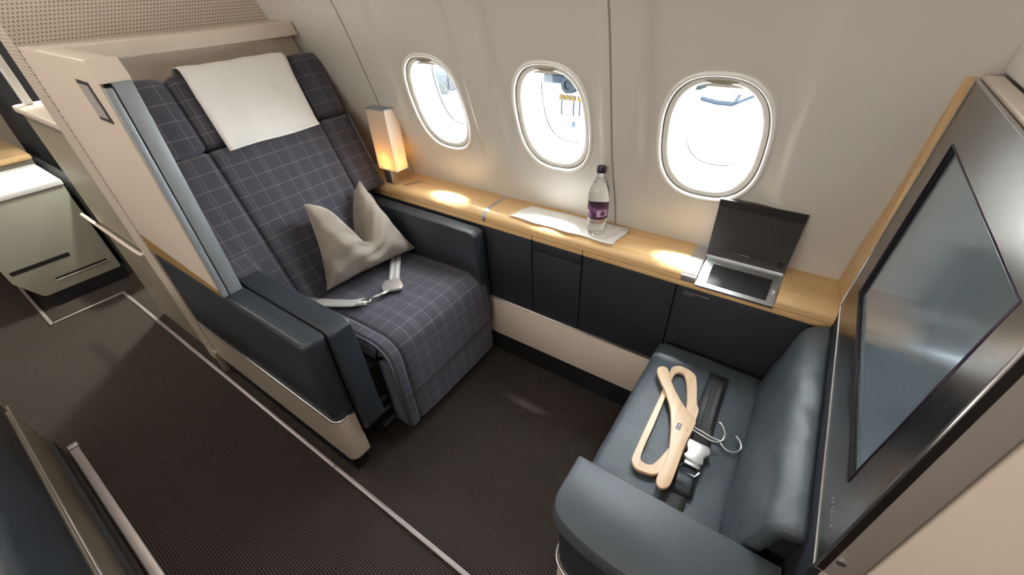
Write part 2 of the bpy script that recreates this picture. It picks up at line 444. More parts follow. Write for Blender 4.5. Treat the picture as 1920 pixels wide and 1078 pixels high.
# ------------------------------------------------------------------ cabin shell
WX = (-1.205, -.705, -.212, -3.35, -3.85); WZ = 1.118; WA, WB = .133, .178
SL = .284; CN = math.sqrt(1+SL*SL)
def sm(x): x = min(max(x, 0), 1); return x*x*(3-2*x)
def hully(x, z):
    y = 1.335-SL*(z-.75) if z > .55 else 1.335+SL*.2-(.55-z)*.05
    if z > 1.33: y -= .25*(z-1.33)**2*1.6
    if z > .5 and -4.2 < x < .4:
        d = min(abs(x-c) for c in WX)
        if -3.1 < x < -1.5: d = .3
        rid = sm((d-.150)/.05)
        v = sm((z-.80)/.28)
        y -= .022*rid*v
    return y
def build_hull():
    bm = bmesh.new()
    xs = []; x = -6.0
    while x < -4.1: xs.append(x); x += .2
    x = -4.1
    while x < .45: xs.append(x); x += .0125
    while x < 2.2: xs.append(x); x += .2
    zs = []; z = 0.
    while z < .7: zs.append(z); z += .1
    while z < 1.42: zs.append(z); z += .0125
    while z < 2.31: zs.append(z); z += .08
    def rad(x, z, c):
        dx = abs(x-c)/(WA+.006); dz = abs(z-WZ)*CN/(WB+.006); return (dx**2.6+dz**2.6)**(1/2.6)
    V = {}
    state = {}
    for i, x in enumerate(xs):
        for j, z in enumerate(zs):
            c = min(WX, key=lambda q: abs(x-q)); r = rad(x, z, c)
            state[i, j] = (r, c)
    def inside(i, j): return (i, j) in state and state[i, j][0] < 1
    for i, x in enumerate(xs):
        for j, z in enumerate(zs):
            r, c = state[i, j]; xx, zz = x, z
            if r < 1:
                nb = [(i+a, j+b) for a in (-1, 0, 1) for b in (-1, 0, 1)]
                if all(inside(*q) for q in nb): continue
                xx = c+(x-c)/r; zz = WZ+(z-WZ)/r
            V[i, j] = bm.verts.new((xx, hully(xx, zz), zz))
    for i in range(len(xs)-1):
        for j in range(len(zs)-1):
            q = [(i, j), (i+1, j), (i+1, j+1), (i, j+1)]
            if all(k in V for k in q) and not all(inside(*k) for k in q):
                bm.faces.new([V[k] for k in q])
    return structure(obj('wall_window_side', bm, wall_m, None, True))
wall = build_hull()
# panel seams of the lining
def seam(n, xc):
    pts = [(xc, hully(xc, z)-.001, z) for z in [.6+.03*k for k in range(56)] if z < 2.25]
    g = [[(p[0]+dx, p[1]+.004*0, p[2]) for dx in (-.0022, .0022)] for p in pts]
    return structure(sheet('trim_%d' % n, seam_m, None, g, .0016))
seam(1, -.487); seam(2, -1.53)

# floor, ceiling, other walls
bm = bmesh.new(); bx(bm, -6, 2, -3, 1.6, -.05, 0); structure(obj('floor', bm, carpet))
bm = bmesh.new(); bx(bm, -6, 2, -3, 1.4, 2.25, 2.3); structure(obj('ceiling', bm, wall_m))
bm = bmesh.new(); bx(bm, -6, 2, -3.05, -3, 0, 2.25); structure(obj('wall_centre_side', bm, cream))
bm = bmesh.new(); bx(bm, -6.05, -6, -3, 1.6, 0, 2.25); structure(obj('wall_rear', bm, cream))
bm = bmesh.new(); bx(bm, 2, 2.05, -3, 1.6, 0, 2.25); structure(obj('wall_front', bm, cream))

# windows
def sell(k, n, a, b, p=2.6):
    t = 2*PI*k/n; c, s = math.cos(t), math.sin(t)
    return a*math.copysign(abs(c)**(2/p), c), b*math.copysign(abs(s)**(2/p), s)
EV = Vector((0, -SL/CN, 1/CN)); EN = Vector((0, 1/CN, SL/CN))
def wloc(c, u, v, d): return Vector((c, 1.335-SL*(WZ-.75), WZ)) + Vector((u, 0, 0)) + EV*v + EN*d
def window(i, c):
    n = 96
    def rings(bm, prof):
        R = []
        for da, d in prof:
            R.append([bm.verts.new(wloc(c, *sell(k, n, WA+da, WB+da), d)) for k in range(n)])
        for a, b in zip(R, R[1:]):
            for k in range(n): bm.faces.new([a[k], a[(k+1) % n], b[(k+1) % n], b[k]])
    bm = bmesh.new()
    rings(bm, [(.013, .004), (.0125, -.003), (.010, -.0055), (.006, -.006), (.002, -.004), (0, 0), (0, .006), (.006, .006)])
    root = structure(obj('window_%d' % (i+1), bm, rim_m, None, True))
    bm = bmesh.new(); rings(bm, [(.003, .0055), (-.004, .006)]); obj('gap_seal', bm, seal_m, root, True)
    bm = bmesh.new(); rings(bm, [(-.0035, .003), (-.006, .0035), (-.014, .005), (-.019, .008), (-.0215, .014)]); obj('reveal', bm, funnel_m, root, True)
    bm = bmesh.new(); rings(bm, [(-.0215, .014), (-.0225, .035), (-.025, .075), (-.029, .102), (-.034, .106), (-.036, .108)]); obj('window_frame', bm, rim_m, root, True)
    bm = bmesh.new(); rings(bm, [(-.034, .107), (-.0365, .109), (-.0365, .113), (-.034, .115)]); obj('pane_seal', bm, seal2_m, root, True)
    bm = bmesh.new(); rings(bm, [(-.036, .116), (-.034, .125), (.05, .14), (.08, .02), (.03, .004)]); obj('outer_lining', bm, rim_m, root, True)
    bm = bmesh.new()
    A = [bm.verts.new(wloc(c, *sell(k, n, WA-.036, WB-.036), .110)) for k in range(n)]
    B = [bm.verts.new(wloc(c, *sell(k, n, WA-.036, WB-.036), .113)) for k in range(n)]
    bm.faces.new(A); bm.faces.new(B[::-1])
    for k in range(n): bm.faces.new([A[k], B[k], B[(k+1) % n], A[(k+1) % n]])
    obj('pane', bm, pane_m, root)
    # blind, drawn a little way down
    bm = bmesh.new(); zlow = .146
    pts = [q for q in (sell(k, 160, WA-.010, WB-.008) for k in range(160)) if q[1] > zlow]
    pts.sort(key=lambda q: -q[0])
    pts = [(pts[0][0]+.003, zlow)] + pts + [(pts[-1][0]-.003, zlow)]
    A = [bm.verts.new(wloc(c, u, v, .014)) for u, v in pts]; B = [bm.verts.new(wloc(c, u, v, .018)) for u, v in pts]
    bm.faces.new(A); bm.faces.new(B[::-1])
    for k in range(len(pts)): bm.faces.new([A[k], B[k], B[(k+1) % len(pts)], A[(k+1) % len(pts)]])
    bl = obj('blind', bm, funnel_m, root)
    bm = bmesh.new(); hp = [(math.cos(PI+PI*k/24)*.046, .1725+math.sin(PI+PI*k/24)*.014) for k in range(25)]
    hp += [(.030, .1750), (-.030, .1750)]
    A = [bm.verts.new(wloc(c, u, v, .004)) for u, v in hp]; B = [bm.verts.new(wloc(c, u, v, .014)) for u, v in hp]
    bm.faces.new(A); bm.faces.new(B[::-1])
    for k in range(len(hp)): bm.faces.new([A[k], B[k], B[(k+1) % len(hp)], A[(k+1) % len(hp)]])
    hn = obj('blind_handle', bm, olive, bl); hn['label'] = 'dull brown half-moon handle'
    return root
for i, c in enumerate(WX): window(i, c)

# bulkhead behind the seat, perforated
def perf_box(name, x0, x1, y0, y1, z0, z1, parent=None):
    bm = bmesh.new(); uvl = bm.loops.layers.uv.new('UVMap'); bx(bm, x0, x1, y0, y1, z0, z1, .006, 2)
    bmesh.ops.recalc_face_normals(bm, faces=bm.faces)
    for f in bm.faces:
        ax = max(range(3), key=lambda k: abs(f.normal[k]))
        for l in f.loops:
            q = l.vert.co; l[uvl].uv = (q.y, q.z) if ax == 0 else ((q.x, q.z) if ax == 1 else (q.x, q.y))
    return obj(name, bm, perf, parent)
bm = bmesh.new(); uvl = bm.loops.layers.uv.new('UVMap')
prism(bm, [(.334, .02), (1.36, .02)] + [(hully(-1.9, .5+.1*k)-.001, .5+.1*k) for k in range(18)] + [(.334, 2.25)], 'x', -2.165, -2.02)
bmesh.ops.recalc_face_normals(bm, faces=bm.faces)
for f in bm.faces:
    ax = max(range(3), key=lambda k: abs(f.normal[k]))
    for l in f.loops:
        q = l.vert.co; l[uvl].uv = (q.y, q.z) if ax == 0 else ((q.x, q.z) if ax == 1 else (q.x, q.y))
structure(obj('wall_bulkhead', bm, perf))

# ------------------------------------------------------------------ privacy shell round the seat
sh = empty('seat_shell', (-1.5, .36, 0), 'cream and navy privacy shell wrapping the back and aisle side of the plaid seat', 'partition')
# aisle-side armrest box, navy
side = rpoly([(-1.99, .335), (-1.045, .335), (-1.018, .345), (-1.03, .675), (-1.99, .70)], [0, .03, .01, .02, 0])
def shell_side():
    # lofted body: outline in plan with rounded front corner, top slightly inset
    bm = bmesh.new()
    def plan(y0, xf, rr):
        return rpoly([(-1.99, y0), (xf, y0), (xf, .408), (-1.99, .408)], [0, rr, .008, 0], 8)
    rings = []
    for z, y0, xf, rr in ((.33, .336, -.995, .075), (.50, .336, -.990, .07), (.63, .336, -.985, .065), (.672, .337, -.984, .06), (.681, .340, -.987, .055), (.685, .346, -.992, .05), (.686, .352, -.996, .045)):
        rings.append([bm.verts.new((u, v, z)) for u, v in plan(y0, xf, rr)])
    n = len(rings[0])
    for a, b in zip(rings, rings[1:]):
        for k in range(n): bm.faces.new([a[k], a[(k+1) % n], b[(k+1) % n], b[k]])
    bm.faces.new(rings[0]); bm.faces.new(rings[-1])
    return obj('armrest_panel', bm, leather, sh, 'auto')
shell_side()
def shell_low():
    bm = bmesh.new(); rings = []
    for z, xf in ((.11, -.990), (.12, -.985), (.33, -.993)):
        pl = rpoly([(-1.99, .334), (xf, .334), (xf, .408), (-1.99, .408)], [0, .075, .01, 0], 8)
        rings.append([bm.verts.new((u, v, z)) for u, v in pl])
    n = len(rings[0])
    for a, b in zip(rings, rings[1:]):
        for k in range(n): bm.faces.new([a[k], a[(k+1) % n], b[(k+1) % n], b[k]])
    bm.faces.new(rings[0]); bm.faces.new(rings[-1])
    return obj('lower_panel', bm, cream, sh, 'auto')
shell_low()
bm = bmesh.new()
tube(bm, [(-1.99, .333, .332)] + [(u, v, .332) for u, v in rpoly([(-1.5, .333), (-.991, .333), (-.991, .405)], [0, .075, 0], 10)], .0035, 8)
obj('trim_strip', bm, chrome, sh, True)
box('kick_plinth', black, sh, -1.99, -1.03, .345, .405, 0, .112)
# front face of shell beside legrest (dark)
# wing
wing = pr('wing_panel', cream, sh, rpoly([(-2.018, .762), (-1.452, .708), (-1.452, 1.385), (-2.018, 1.395)], [0, 0, .015, 0]), 'y', .337, .40, .004)
bm = bmesh.new(); prism(bm, [(-1.45, 1.383), (-1.428, 1.342), (-1.428, 1.335), (-1.452, 1.335), (-1.452, 1.385)], 'y', .337, .402)
obj('wing_cap', bm, cream, sh)
# wood ledge under the wing
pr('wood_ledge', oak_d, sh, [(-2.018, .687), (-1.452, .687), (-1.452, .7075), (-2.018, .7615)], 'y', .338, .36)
box('wing_reveal', black, sh, -1.452, -1.444, .345, .402, .686, 1.336)
box('column', column_m, sh, -1.444, -1.430, .338, .357, .686, 1.325, .004, 3)
box('column', column_m, sh, -1.444, -1.430, .360, .402, .686, 1.335, .002, 2)
# lamp / placard recessed in the wing
bm = bmesh.new(); prism(bm, [(-1.605, 1.336), (-1.522, 1.333), (-1.500, 1.236), (-1.590, 1.238)], 'y', .3345, .3375)
pl = obj('placard_frame', bm, charcoal, sh)
bm = bmesh.new(); prism(bm, [(-1.592, 1.326), (-1.530, 1.324), (-1.512, 1.246), (-1.582, 1.247)], 'y', .3325, .3345)
obj('placard', bm, placard_m, pl)
# back panel and top beam
bm = bmesh.new(); prism(bm, [(.402, .05), (1.10, .05)] + [(hully(-1.9, z)-.004, z) for z in (.8, 1.0, 1.2, 1.36)] + [(.402, 1.36)], 'x', -1.99, -1.90)
obj('back_panel', bm, cream, sh)
bm = bmesh.new()
ty = lambda z: hully(-1.9, z)-.003
prism(bm, [(.338, 1.345), (ty(1.345), 1.345), (ty(1.395), 1.395), (.338, 1.395)], 'x', -2.018, -1.845, .006)
obj('top_beam', bm, cream, sh, 'auto')
# translucent foot
box('foot_bracket', olive, sh, -2.03, -1.995, .322, .345, 0, .13, .004)

# ------------------------------------------------------------------ the plaid seat
st = empty('lounge_seat', (-1.3, .85, 0), 'grey-blue plaid lounge seat with navy leather armrests beside the window console', 'seat')
bx0, bz0, bx1, bz1 = -1.455, .47, -1.802, 1.262
d = Vector((bx1-bx0, bz1-bz0)); d.normalize()
def bp(s): return (bx0+d.x*s, bz0+d.y*s)
Lb = math.hypot(bx1-bx0, bz1-bz0)
sb = Lb*((1.055-.47)/(1.262-.47))
# paths run downwards so the left-hand side faces forward and up
def down(s1, s0, top=False):
    return [bp(s1), bp((s1+s0)/2), bp(s0)]
def curvedtop(s1, s0):
    a = bp(s1); path = [(a[0]-.075, a[1]-.035), (a[0]-.055, a[1]-.002), (a[0]-.03, a[1]+.012), (a[0]-.005, a[1]+.002)]
    path += [bp(s1-.05), bp((s1+s0)/2), bp(s0)]
    return [tuple(q) for q in spline(path, 6)]
zb = .0
cushion('backrest_cushion', plaid, st, down(sb, 0), .588, 1.036, .10, .012, .006, u0=.0)
cushion('backrest_side_panel', plaid, st, down(sb, .0), .43, .586, .10, .012, .006)
cushion('backrest_side_panel', plaid, st, down(sb-.005, .30), 1.038, 1.172, .10, .012, .006)
cushion('backrest_side_panel', plaid, st, down(.295, .0), 1.038, 1.10, .10, .012, .004)
cushion('headrest', plaid, st, curvedtop(Lb, sb+.006), .592, 1.036, .085, .022, .010, u0=.01, v0=.02)
cushion('headrest_side', plaid, st, curvedtop(Lb, sb+.006), .41, .590, .085, .015, .010, u0=.02, v0=.02)
cushion('headrest_side', plaid, st, curvedtop(Lb, sb+.006), 1.038, 1.178, .085, .018, .012, u0=.03, v0=.02)
# piping on the outer backrest edge
bm = bmesh.new()
q = [bp(.302), bp(sb*.7), bp(sb-.01)]
tube(bm, [(a[0]+.004, 1.174, a[1]) for a in q], .005, 8); obj('piping', bm, piping_m, st, True)
box('seat_back_frame', charcoal, st, -1.93, -1.84, .44, 1.13, .35, 1.1, .02)
# small flap at lower left
cushion('side_flap', plaid, st, [(-1.56, .735), (-1.50, .70), (-1.44, .66)], .418, .50, .02, .008, .002, u0=.01)
# seat cushion + legrest in one wrap
front = rpoly([(-1.52, .462), (-1.30, .478), (-.955, .492), (-.950, .045), (-1.0, .04)], [0, 0, .075, .01, 0], 8)[:-1]
path = [(-1.52, .455), (-1.35, .476), (-1.15, .488)] + rpoly([(-1.15, .488), (-.958, .492), (-.95, .06)], [0, .16, 0], 10)[1:]
rp = [tuple(p) for p in path]
cushion('seat_cushion', plaid, st, rp, .625, 1.128, .09, .012, .006, v0=.01)
cushion('seat_side_panel', plaid, st, rp, .572, .623, .09, .010, .003, v0=.01)
bm = bmesh.new(); tube(bm, [(a-.004, .570, b-.004) for a, b in rp[2:]], .004, 8); obj('piping', bm, piping_m, st, True)
# horizontal stitched pleats on the legrest
bm = bmesh.new(); tube(bm, [(-.9455+.002, .58, .235), (-.9445, .7, .238), (-.943, .9, .238), (-.944, 1.11, .236)], .0022, 8); obj('stitch_seam', bm, charcoal, st, True)
# under-seat structure
box('seat_base', black, st, -1.80, -1.07, .50, 1.10, 0.0, .37, .01)
for zz, xx in ((.10, -1.03), (.16, -1.04), (.21, -1.045)):
    bm = bmesh.new(); tube(bm, [(xx, .50, zz), (xx, .56, zz)], .012, 12); obj('recline_bolt', bm, charcoal, st, 'auto')
# armrests
def armrest(y0, y1, xb, xf, ztop, zbot, name='armrest', slope=.0, lx=0.):
    bm = bmesh.new()
    pts = rpoly([(xb, zbot), (xf-lx, zbot), (xf, zbot+.06), (xf-.015, ztop-.01), (xf-.04, ztop), (xb, ztop+slope)], [0, .03, .03, .015, .02, 0], 5)
    prism(bm, pts, 'y', y0, y1, .018, 4)
    return obj(name, bm, leather, st, 'auto')
armrest(.413, .492, -1.60, -.955, .692, .18, lx=.09)
armrest(1.088, 1.152, -1.62, -.955, .690, .20)
# lap belt
def zseat(x): return .4985 + (x+1.15)*.02 - (0.0 if x > -1.35 else (-1.35-x)*.08)
bel = ribbon('seat_belt', belt_g, st, [(-1.47, .585, .497), (-1.41, .60, .500), (-1.33, .635, .503), (-1.27, .672, .502), (-1.235, .705, .503)], .045, .0025)
bel['label'] = 'grey webbing lap belt'
ribbon('webbing', belt_g, bel, [(-1.40, 1.02, .505), (-1.36, .985, .503), (-1.30, .925, .504), (-1.255, .88, .505), (-1.235, .862, .507)], .046, .0025)
for o_ in (-.012, .012):
    ribbon('webbing_stripe', belt_g2, bel, [(-1.40, 1.02, .5072), (-1.36, .985, .5052), (-1.30, .925, .5062), (-1.255, .88, .5072), (-1.237, .864, .5092)], .009, .0012, off=o_)
bm = bmesh.new(); prism(bm, rpoly([(-.032, -.022), (.028, -.026), (.034, -.008), (.024, .032), (-.022, .034), (-.036, .006)], .006), 'z', 0, .014, .003)
for v in bm.verts:
    a = .85; x, y = v.co.x*1.25, v.co.y*1.25
    v.co.x = -1.205+x*math.cos(a)-y*math.sin(a); v.co.y = .828+x*math.sin(a)+y*math.cos(a); v.co.z += .505
obj('buckle', bm, silver, bel, 'auto')
bm = bmesh.new(); tube(bm, [(-1.245, .70, .505), (-1.222, .684, .512), (-1.205, .712, .512), (-1.232, .732, .508), (-1.245, .70, .505)], .004, 8)
tube(bm, [(-1.225, .72, .508), (-1.205, .765, .510), (-1.195, .80, .510)], .007, 8)
obj('tongue', bm, chrome, bel, True)
bm = bmesh.new(); tube(bm, [(-1.243, .672, .509), (-1.215, .70, .509)], .009, 10); obj('webbing_fold', bm, belt_g2, bel, True)

# antimacassar over the headrest
def head_front(s, off):   # s measured down from the top
    pts = [(bp(Lb)[0]-.072, bp(Lb)[1]-.02), (bp(Lb)[0]-.055, bp(Lb)[1]+.008), (bp(Lb)[0]-.03, bp(Lb)[1]+.022), (bp(Lb)[0]-.002, bp(Lb)[1]+.013), bp(Lb-.05), bp(Lb-.14), bp(sb-.02)]
    return pts
hp_ = [Vector(p) for p in spline(head_front(0, 0), 6)]
g = []
for i, p in enumerate(hp_):
    a = hp_[max(i-1, 0)]; b = hp_[min(i+1, len(hp_)-1)]; t = (b-a).normalized(); n = Vector((-t.y, t.x))
    fr = i/(len(hp_)-1)
    row = []
    yl, yr = .640+.006*fr, 1.035-.022*fr
    for j in range(25):
        f = j/24; y = yl+(yr-yl)*f
        lift = .016+.0015*math.sin(f*9+fr*5)+.001*math.sin(f*23)
        if i == 0: lift += .006
        P = p+n*lift
        row.append((P.x, y, P.y+.002*math.sin(f*7)*fr))
    g.append(row)
am = sheet('headrest_cover', cloth_w, None, g, .002)
tag(am, 'white cotton cover draped over the plaid headrest', 'headrest cover')
# hem
hem = ribbon('hem', cloth_w, am, [(g[-1][j][0]+.003, g[-1][j][1], g[-1][j][2]+.006) for j in range(25)], .012, .0015, up=(1, 0, .3))

# pillow with a chopped top
def pillow():
    BL = Vector((-1.405, .655, .515)); BR = Vector((-1.325, 1.085, .520)); TL = Vector((-1.515, .745, .835)); TR = Vector((-1.545, 1.035, .835))
    nr = Vector((.90, -.12, .36)).normalized()
    N = 48; bm = bmesh.new(); F = []; B = []
    for i in range(N+1):
        rf, rb = [], []
        for j in range(N+1):
            u = i/N*2-1; v = j/N*2-1
            fu, fv = (u+1)/2, (v+1)/2
            # pull edges inwards so corners make ears
            uu = u*(1-.10*(1-v*v)*abs(u)**3); vv = v*(1-.05*(1-u*u)*abs(v)**3)
            a, b = (uu+1)/2, (vv+1)/2
            P = BL*(1-a)*(1-b)+BR*a*(1-b)+TL*(1-a)*b+TR*a*b
            dip = math.exp(-(abs(u-.12)/.33)**1.7)
            ears = max(0, 1-abs(u-.12)/1.0)**.9
            h = max(0, fv)**1.6
            P += Vector((.015, 0, -1)).normalized()*h*(.19*dip+.06*ears)
            P += Vector((1, 0, 0))*.0
            e = max(0, (1-abs(u)**2.6))**.55*max(0, (1-abs(v)**2.6))**.55
            T = .078*e
            lobes = 1+.25*math.exp(-((abs(u-.12)-.55)/.3)**2)*fv
            crease = .045*math.exp(-((u-.12)/.09)**2)*sm((fv-.45)/.4)
            wr = .004*math.sin(u*8+v*5)*e+.003*math.sin(v*14-u*6)*e + .004*math.sin((u*v)*11+2)*e
            F_ = P+nr*(T*lobes-crease+wr*1.5); B_ = P-nr*(T*.45)
            if i in (0, N) or j in (0, N):
                w = bm.verts.new(P); rf.append(w); rb.append(w)
            else:
                rf.append(bm.verts.new(F_)); rb.append(bm.verts.new(B_))
        F.append(rf); B.append(rb)
    for i in range(N):
        for j in range(N):
            bm.faces.new([F[i][j], F[i+1][j], F[i+1][j+1], F[i][j+1]])
            bm.faces.new([B[i][j], B[i][j+1], B[i+1][j+1], B[i+1][j]])
    o = obj('pillow', bm, linen, None, True)
    mo = o.modifiers.new('s', 'SUBSURF'); mo.levels = 1; mo.render_levels = 1
    return tag(o, 'taupe linen throw pillow with a chopped dented top on the plaid seat', 'pillow')
pillow()

# ------------------------------------------------------------------ window console
cs = empty('side_console', (-.6, 1.25, 0), 'long console under the windows with oak top and navy front panels', 'console')
CX0, CX1 = -1.86, .213
def ctop(x0, x1):
    bm = bmesh.new()
    z0, z1 = .712, .755
    prof = [(1.168, z0), (1.168, z1-.030)] + [(1.168+.040*(1-math.cos(PI/2*k/6)), z1-.030+.030*math.sin(PI/2*k/6)) for k in range(1, 7)] + [(1.335, z1), (1.335, z0)]
    prism(bm, prof, 'x', x0, x1); return bm
def ctop_part(x0, x1, y0=None):
    bm = ctop(x0, x1)
    return obj('wood_top', bm, oak, cs, 'auto')
PX0, PX1 = -.147, .068     # handset box
ctop_part(CX0, -.984); ctop_part(-.968, -.193)
ctop_part(PX1+.001, CX1)
# behind / in front of the handset box
box('wood_top', oak, cs, PX0-.001, PX1+.001, 1.288, 1.335, .712, .755)
for (a, b) in ((-.984, -.968), (-.193, -.150)):
    bm = ctop(a, b)
    for v in bm.verts: v.co.z += .0006; v.co.y -= .0006
    obj('metal_band', bm, metal, cs, 'auto')
# wood fascia (drawer fronts under the groove)
for a, b in ((CX0, -.751), (-.749, -.536), (-.534, CX1)):
    box('wood_fascia', oak, cs, a+.0005, b-.0005, 1.169, 1.20, .690, .709, .0015)
box('console_core', charcoal, cs, CX0, CX1, 1.185, 1.33, .10, .689)
# navy panels
def npanel(x0, x1, z0, z1, y=1.170, name='navy_panel'):
    return box(name, navy, cs, x0+.0008, x1-.0008, y, 1.19, z0, z1, .003)
npanel(CX0, -.751, .335, .688); npanel(-.749, -.536, .335, .645); npanel(-.534, -.201, .335, .688); npanel(-.199, CX1, .335, .688)
tb = npanel(-.749, -.536, .648, .688, 1.168, 'drawer_tab')
bm = bmesh.new(); tube(bm, [(CX0, 1.168, .485), (-.201, 1.168, .485)], .0012, 6); obj('panel_seam', bm, black, cs)
bm = bmesh.new(); tube(bm, [(CX0, 1.167, .332), (-.15, 1.167, .332)], .003, 8); obj('trim_strip', bm, chrome, cs, True)
box('lower_panel', cream, cs, -.968, CX1, 1.169, 1.19, .112, .330, .003)
box('lower_panel', cream, cs, CX0, -.971, 1.169, 1.19, .112, .330, .003)
box('kick_plinth', black, cs, CX0, CX1, 1.172, 1.33, 0, .110)
for k, (a, b, z) in enumerate(((-.176, -.098, .672), (-.174, -.140, .664))):
    box('engraved_mark', metal, cs, a, b, 1.1685, 1.1705, z-.0012, z+.0012)
# console top marking plate near the lamp
bm = bmesh.new(); prism(bm, [(-1.462, 1.205), (-1.450, 1.205), (-1.415, 1.275), (-1.427, 1.275)], 'z', .7545, .7562); obj('inlay_plate', bm, metal, cs)
# handset compartment
tray = box('handset_tray', charcoal, cs, PX0+.004, PX1-.004, 1.185, 1.286, .690, .712, .002)
def TP(x, t, d):      # tray surface, sloping down towards the front edge
    a_ = Vector((1.160, .7165)); b_ = Vector((1.270, .7585)); u_ = (b_-a_).normalized(); n_ = Vector((-u_.y, u_.x))
    q_ = a_.lerp(b_, t)+n_*d
    return (x, q_.x, q_.y)
def tplate(loops):
    bm = bmesh.new(); R4 = [[bm.verts.new(TP(u, v, d)) for u, v in L] for L, d in loops]
    n = len(R4[0])
    for q in range(len(R4)-1):
        for k in range(n): bm.faces.new([R4[q][k], R4[q][(k+1) % n], R4[q+1][(k+1) % n], R4[q+1][k]])
    return bm, R4
O4 = rpoly([(PX0, 0), (PX1, 0), (PX1, 1), (PX0, 1)], 0); I4 = rpoly([(PX0+.026, .12), (PX1-.022, .12), (PX1-.022, .80), (PX0+.026, .80)], 0)
bm, R4 = tplate([(I4, -.010), (O4, -.010), (O4, 0), (I4, 0), (I4, -.010)])
bmesh.ops.remove_doubles(bm, verts=bm.verts, dist=1e-6)
obj('tray_frame', bm, metal, tray)
bm, R4 = tplate([(I4, -.009), (I4, -.002)]); bm.faces.new(R4[0]); bm.faces.new(R4[1]); obj('handset_screen', bm, black, tray)
bm = bmesh.new(); bx(bm, PX1-.015, PX1-.006, 1.200, 1.216, .735, .745, .002); obj('latch', bm, chrome, tray, 'auto')
# lid, hinged at the rear edge
LB = Vector((0, 1.283, .757)); LT = Vector((0, 1.262, .962)); lt = (LT-LB).normalized(); ln = Vector((0, -lt.z, lt.y))
def lidbox(bm, x0, x1, a, b, d0, d1):
    vs = []
    for x in (x0, x1):
        for s in (a, b):
            for dd in (d0, d1): vs.append(bm.verts.new((x, *(LB+lt*s+ln*dd).yz)))
    for f in ((0,1,3,2),(4,6,7,5),(0,4,5,1),(2,3,7,6),(0,2,6,4),(1,5,7,3)): bm.faces.new([vs[i] for i in f])
Lh = (LT-LB).length
bm = bmesh.new(); lidbox(bm, PX0-.006, PX1, 0, Lh, -.004, .003); lid = obj('lid', bm, charcoal, tray); lid['label'] = 'open charcoal lid'
bm = bmesh.new(); lidbox(bm, PX0-.006, PX1, Lh-.024, Lh, .003, .008); obj('lid_lip', bm, black, tray)
bm = bmesh.new(); lidbox(bm, PX0-.004, PX1-.002, 0, .010, .003, .012); obj('lid_hinge', bm, metal, tray)
bm = bmesh.new()
for k in range(9):
    if k == 2: continue
    lidbox(bm, -.076+k*.0046, -.0735+k*.0046+(k % 3)*.0004, .030, .033, .003, .0035)
obj('lid_lettering', bm, silver, tray)
bm = bmesh.new(); lidbox(bm, PX1-.026, PX1-.010, .022, .038, .003, .0055); obj('lid_catch', bm, black, tray)

# lamp on the console
lm = empty('table_lamp', (-1.505, 1.19, .755), 'square lit table lamp with white shade on the oak console beside the seat', 'lamp')
box('post', metal, lm, -1.560, -1.515, 1.183, 1.222, .756, .835, .002)
shx0, shx1, shy0, shy1, shz0, shz1 = -1.566, -1.450, 1.166, 1.236, .828, 1.084
bm = bmesh.new(); t_ = .002
for a in ((shx0, shx1, shy0, shy0+t_), (shx0, shx1, shy1-t_, shy1), (shx0, shx0+t_, shy0+t_, shy1-t_), (shx1-t_, shx1, shy0+t_, shy1-t_)):
    bx(bm, a[0], a[1], a[2], a[3], shz0, shz1)
obj('lamp_shade', bm, shade_m, lm)
box('shade_cap', column_m, lm, shx0-.001, shx1+.001, shy0-.001, shy1+.001, shz1, shz1+.005, .001)
box('shade_floor', white_p, lm, shx0+t_, shx1-t_, shy0+t_, shy1-t_, shz0+.001, shz0+.004)
bm = bmesh.new(); lathe(bm, [(0, 0), (.014, 0), (.014, .05), (.010, .065), (0, .07)], (-1.512, 1.20, .836), 16); obj('bulb', bm, bulb_m, lm, True)

# bottle
bt = empty('water_bottle', (-.520, 1.236, .757), 'clear water bottle with purple label and dark cap on the white napkin', 'bottle')
bc = (-.520, 1.236, .758)
prof = [(0, .004), (.020, .002), (.030, .0), (.0335, .010), (.0345, .030), (.0335, .050), (.0345, .065), (.0345, .108), (.0355, .115), (.0350, .140), (.031, .165), (.024, .185), (.0165, .200), (.0125, .212), (.0125, .226), (0, .226)]
sp_ = [(p.x, p.y) for p in spline([(a, b) for a, b in prof[1:-2]], 4)]
bm = bmesh.new(); lathe(bm, [(0, .004)] + sp_ + [(.0125, .226), (0, .226)], bc, 40)
for v in bm.verts:
    dz = v.co.z-bc[2]
    if dz < .045:
        a = math.atan2(v.co.y-bc[1], v.co.x-bc[0]); f = 1-.10*abs(math.cos(2.5*a))*(1-dz/.045)
        v.co.x = bc[0]+(v.co.x-bc[0])*f; v.co.y = bc[1]+(v.co.y-bc[1])*f
obj('bottle_body', bm, bottle_m, bt, True)
bm = bmesh.new(); lathe(bm, [(.0350, .066), (.0353, .066), (.0353, .108), (.0350, .108)], bc, 40); obj('label_band', bm, purple, bt, True)
def arcp(a0, a1, z0, z1, rr, name, mat):
    bm = bmesh.new(); n = 10; A = []
    for k in range(n+1):
        a = a0+(a1-a0)*k/n
        A.append((bm.verts.new((bc[0]+rr*math.cos(a), bc[1]+rr*math.sin(a), bc[2]+z0)), bm.verts.new((bc[0]+rr*math.cos(a), bc[1]+rr*math.sin(a), bc[2]+z1)),
                  bm.verts.new((bc[0]+(rr+.0004)*math.cos(a), bc[1]+(rr+.0004)*math.sin(a), bc[2]+z1)), bm.verts.new((bc[0]+(rr+.0004)*math.cos(a), bc[1]+(rr+.0004)*math.sin(a), bc[2]+z0))))
    for p, q in zip(A, A[1:]):
        for k in range(4): bm.faces.new([p[k], p[(k+1) % 4], q[(k+1) % 4], q[k]])
    bm.faces.new(A[0]); bm.faces.new(A[-1])
    return obj(name, bm, mat, bt)
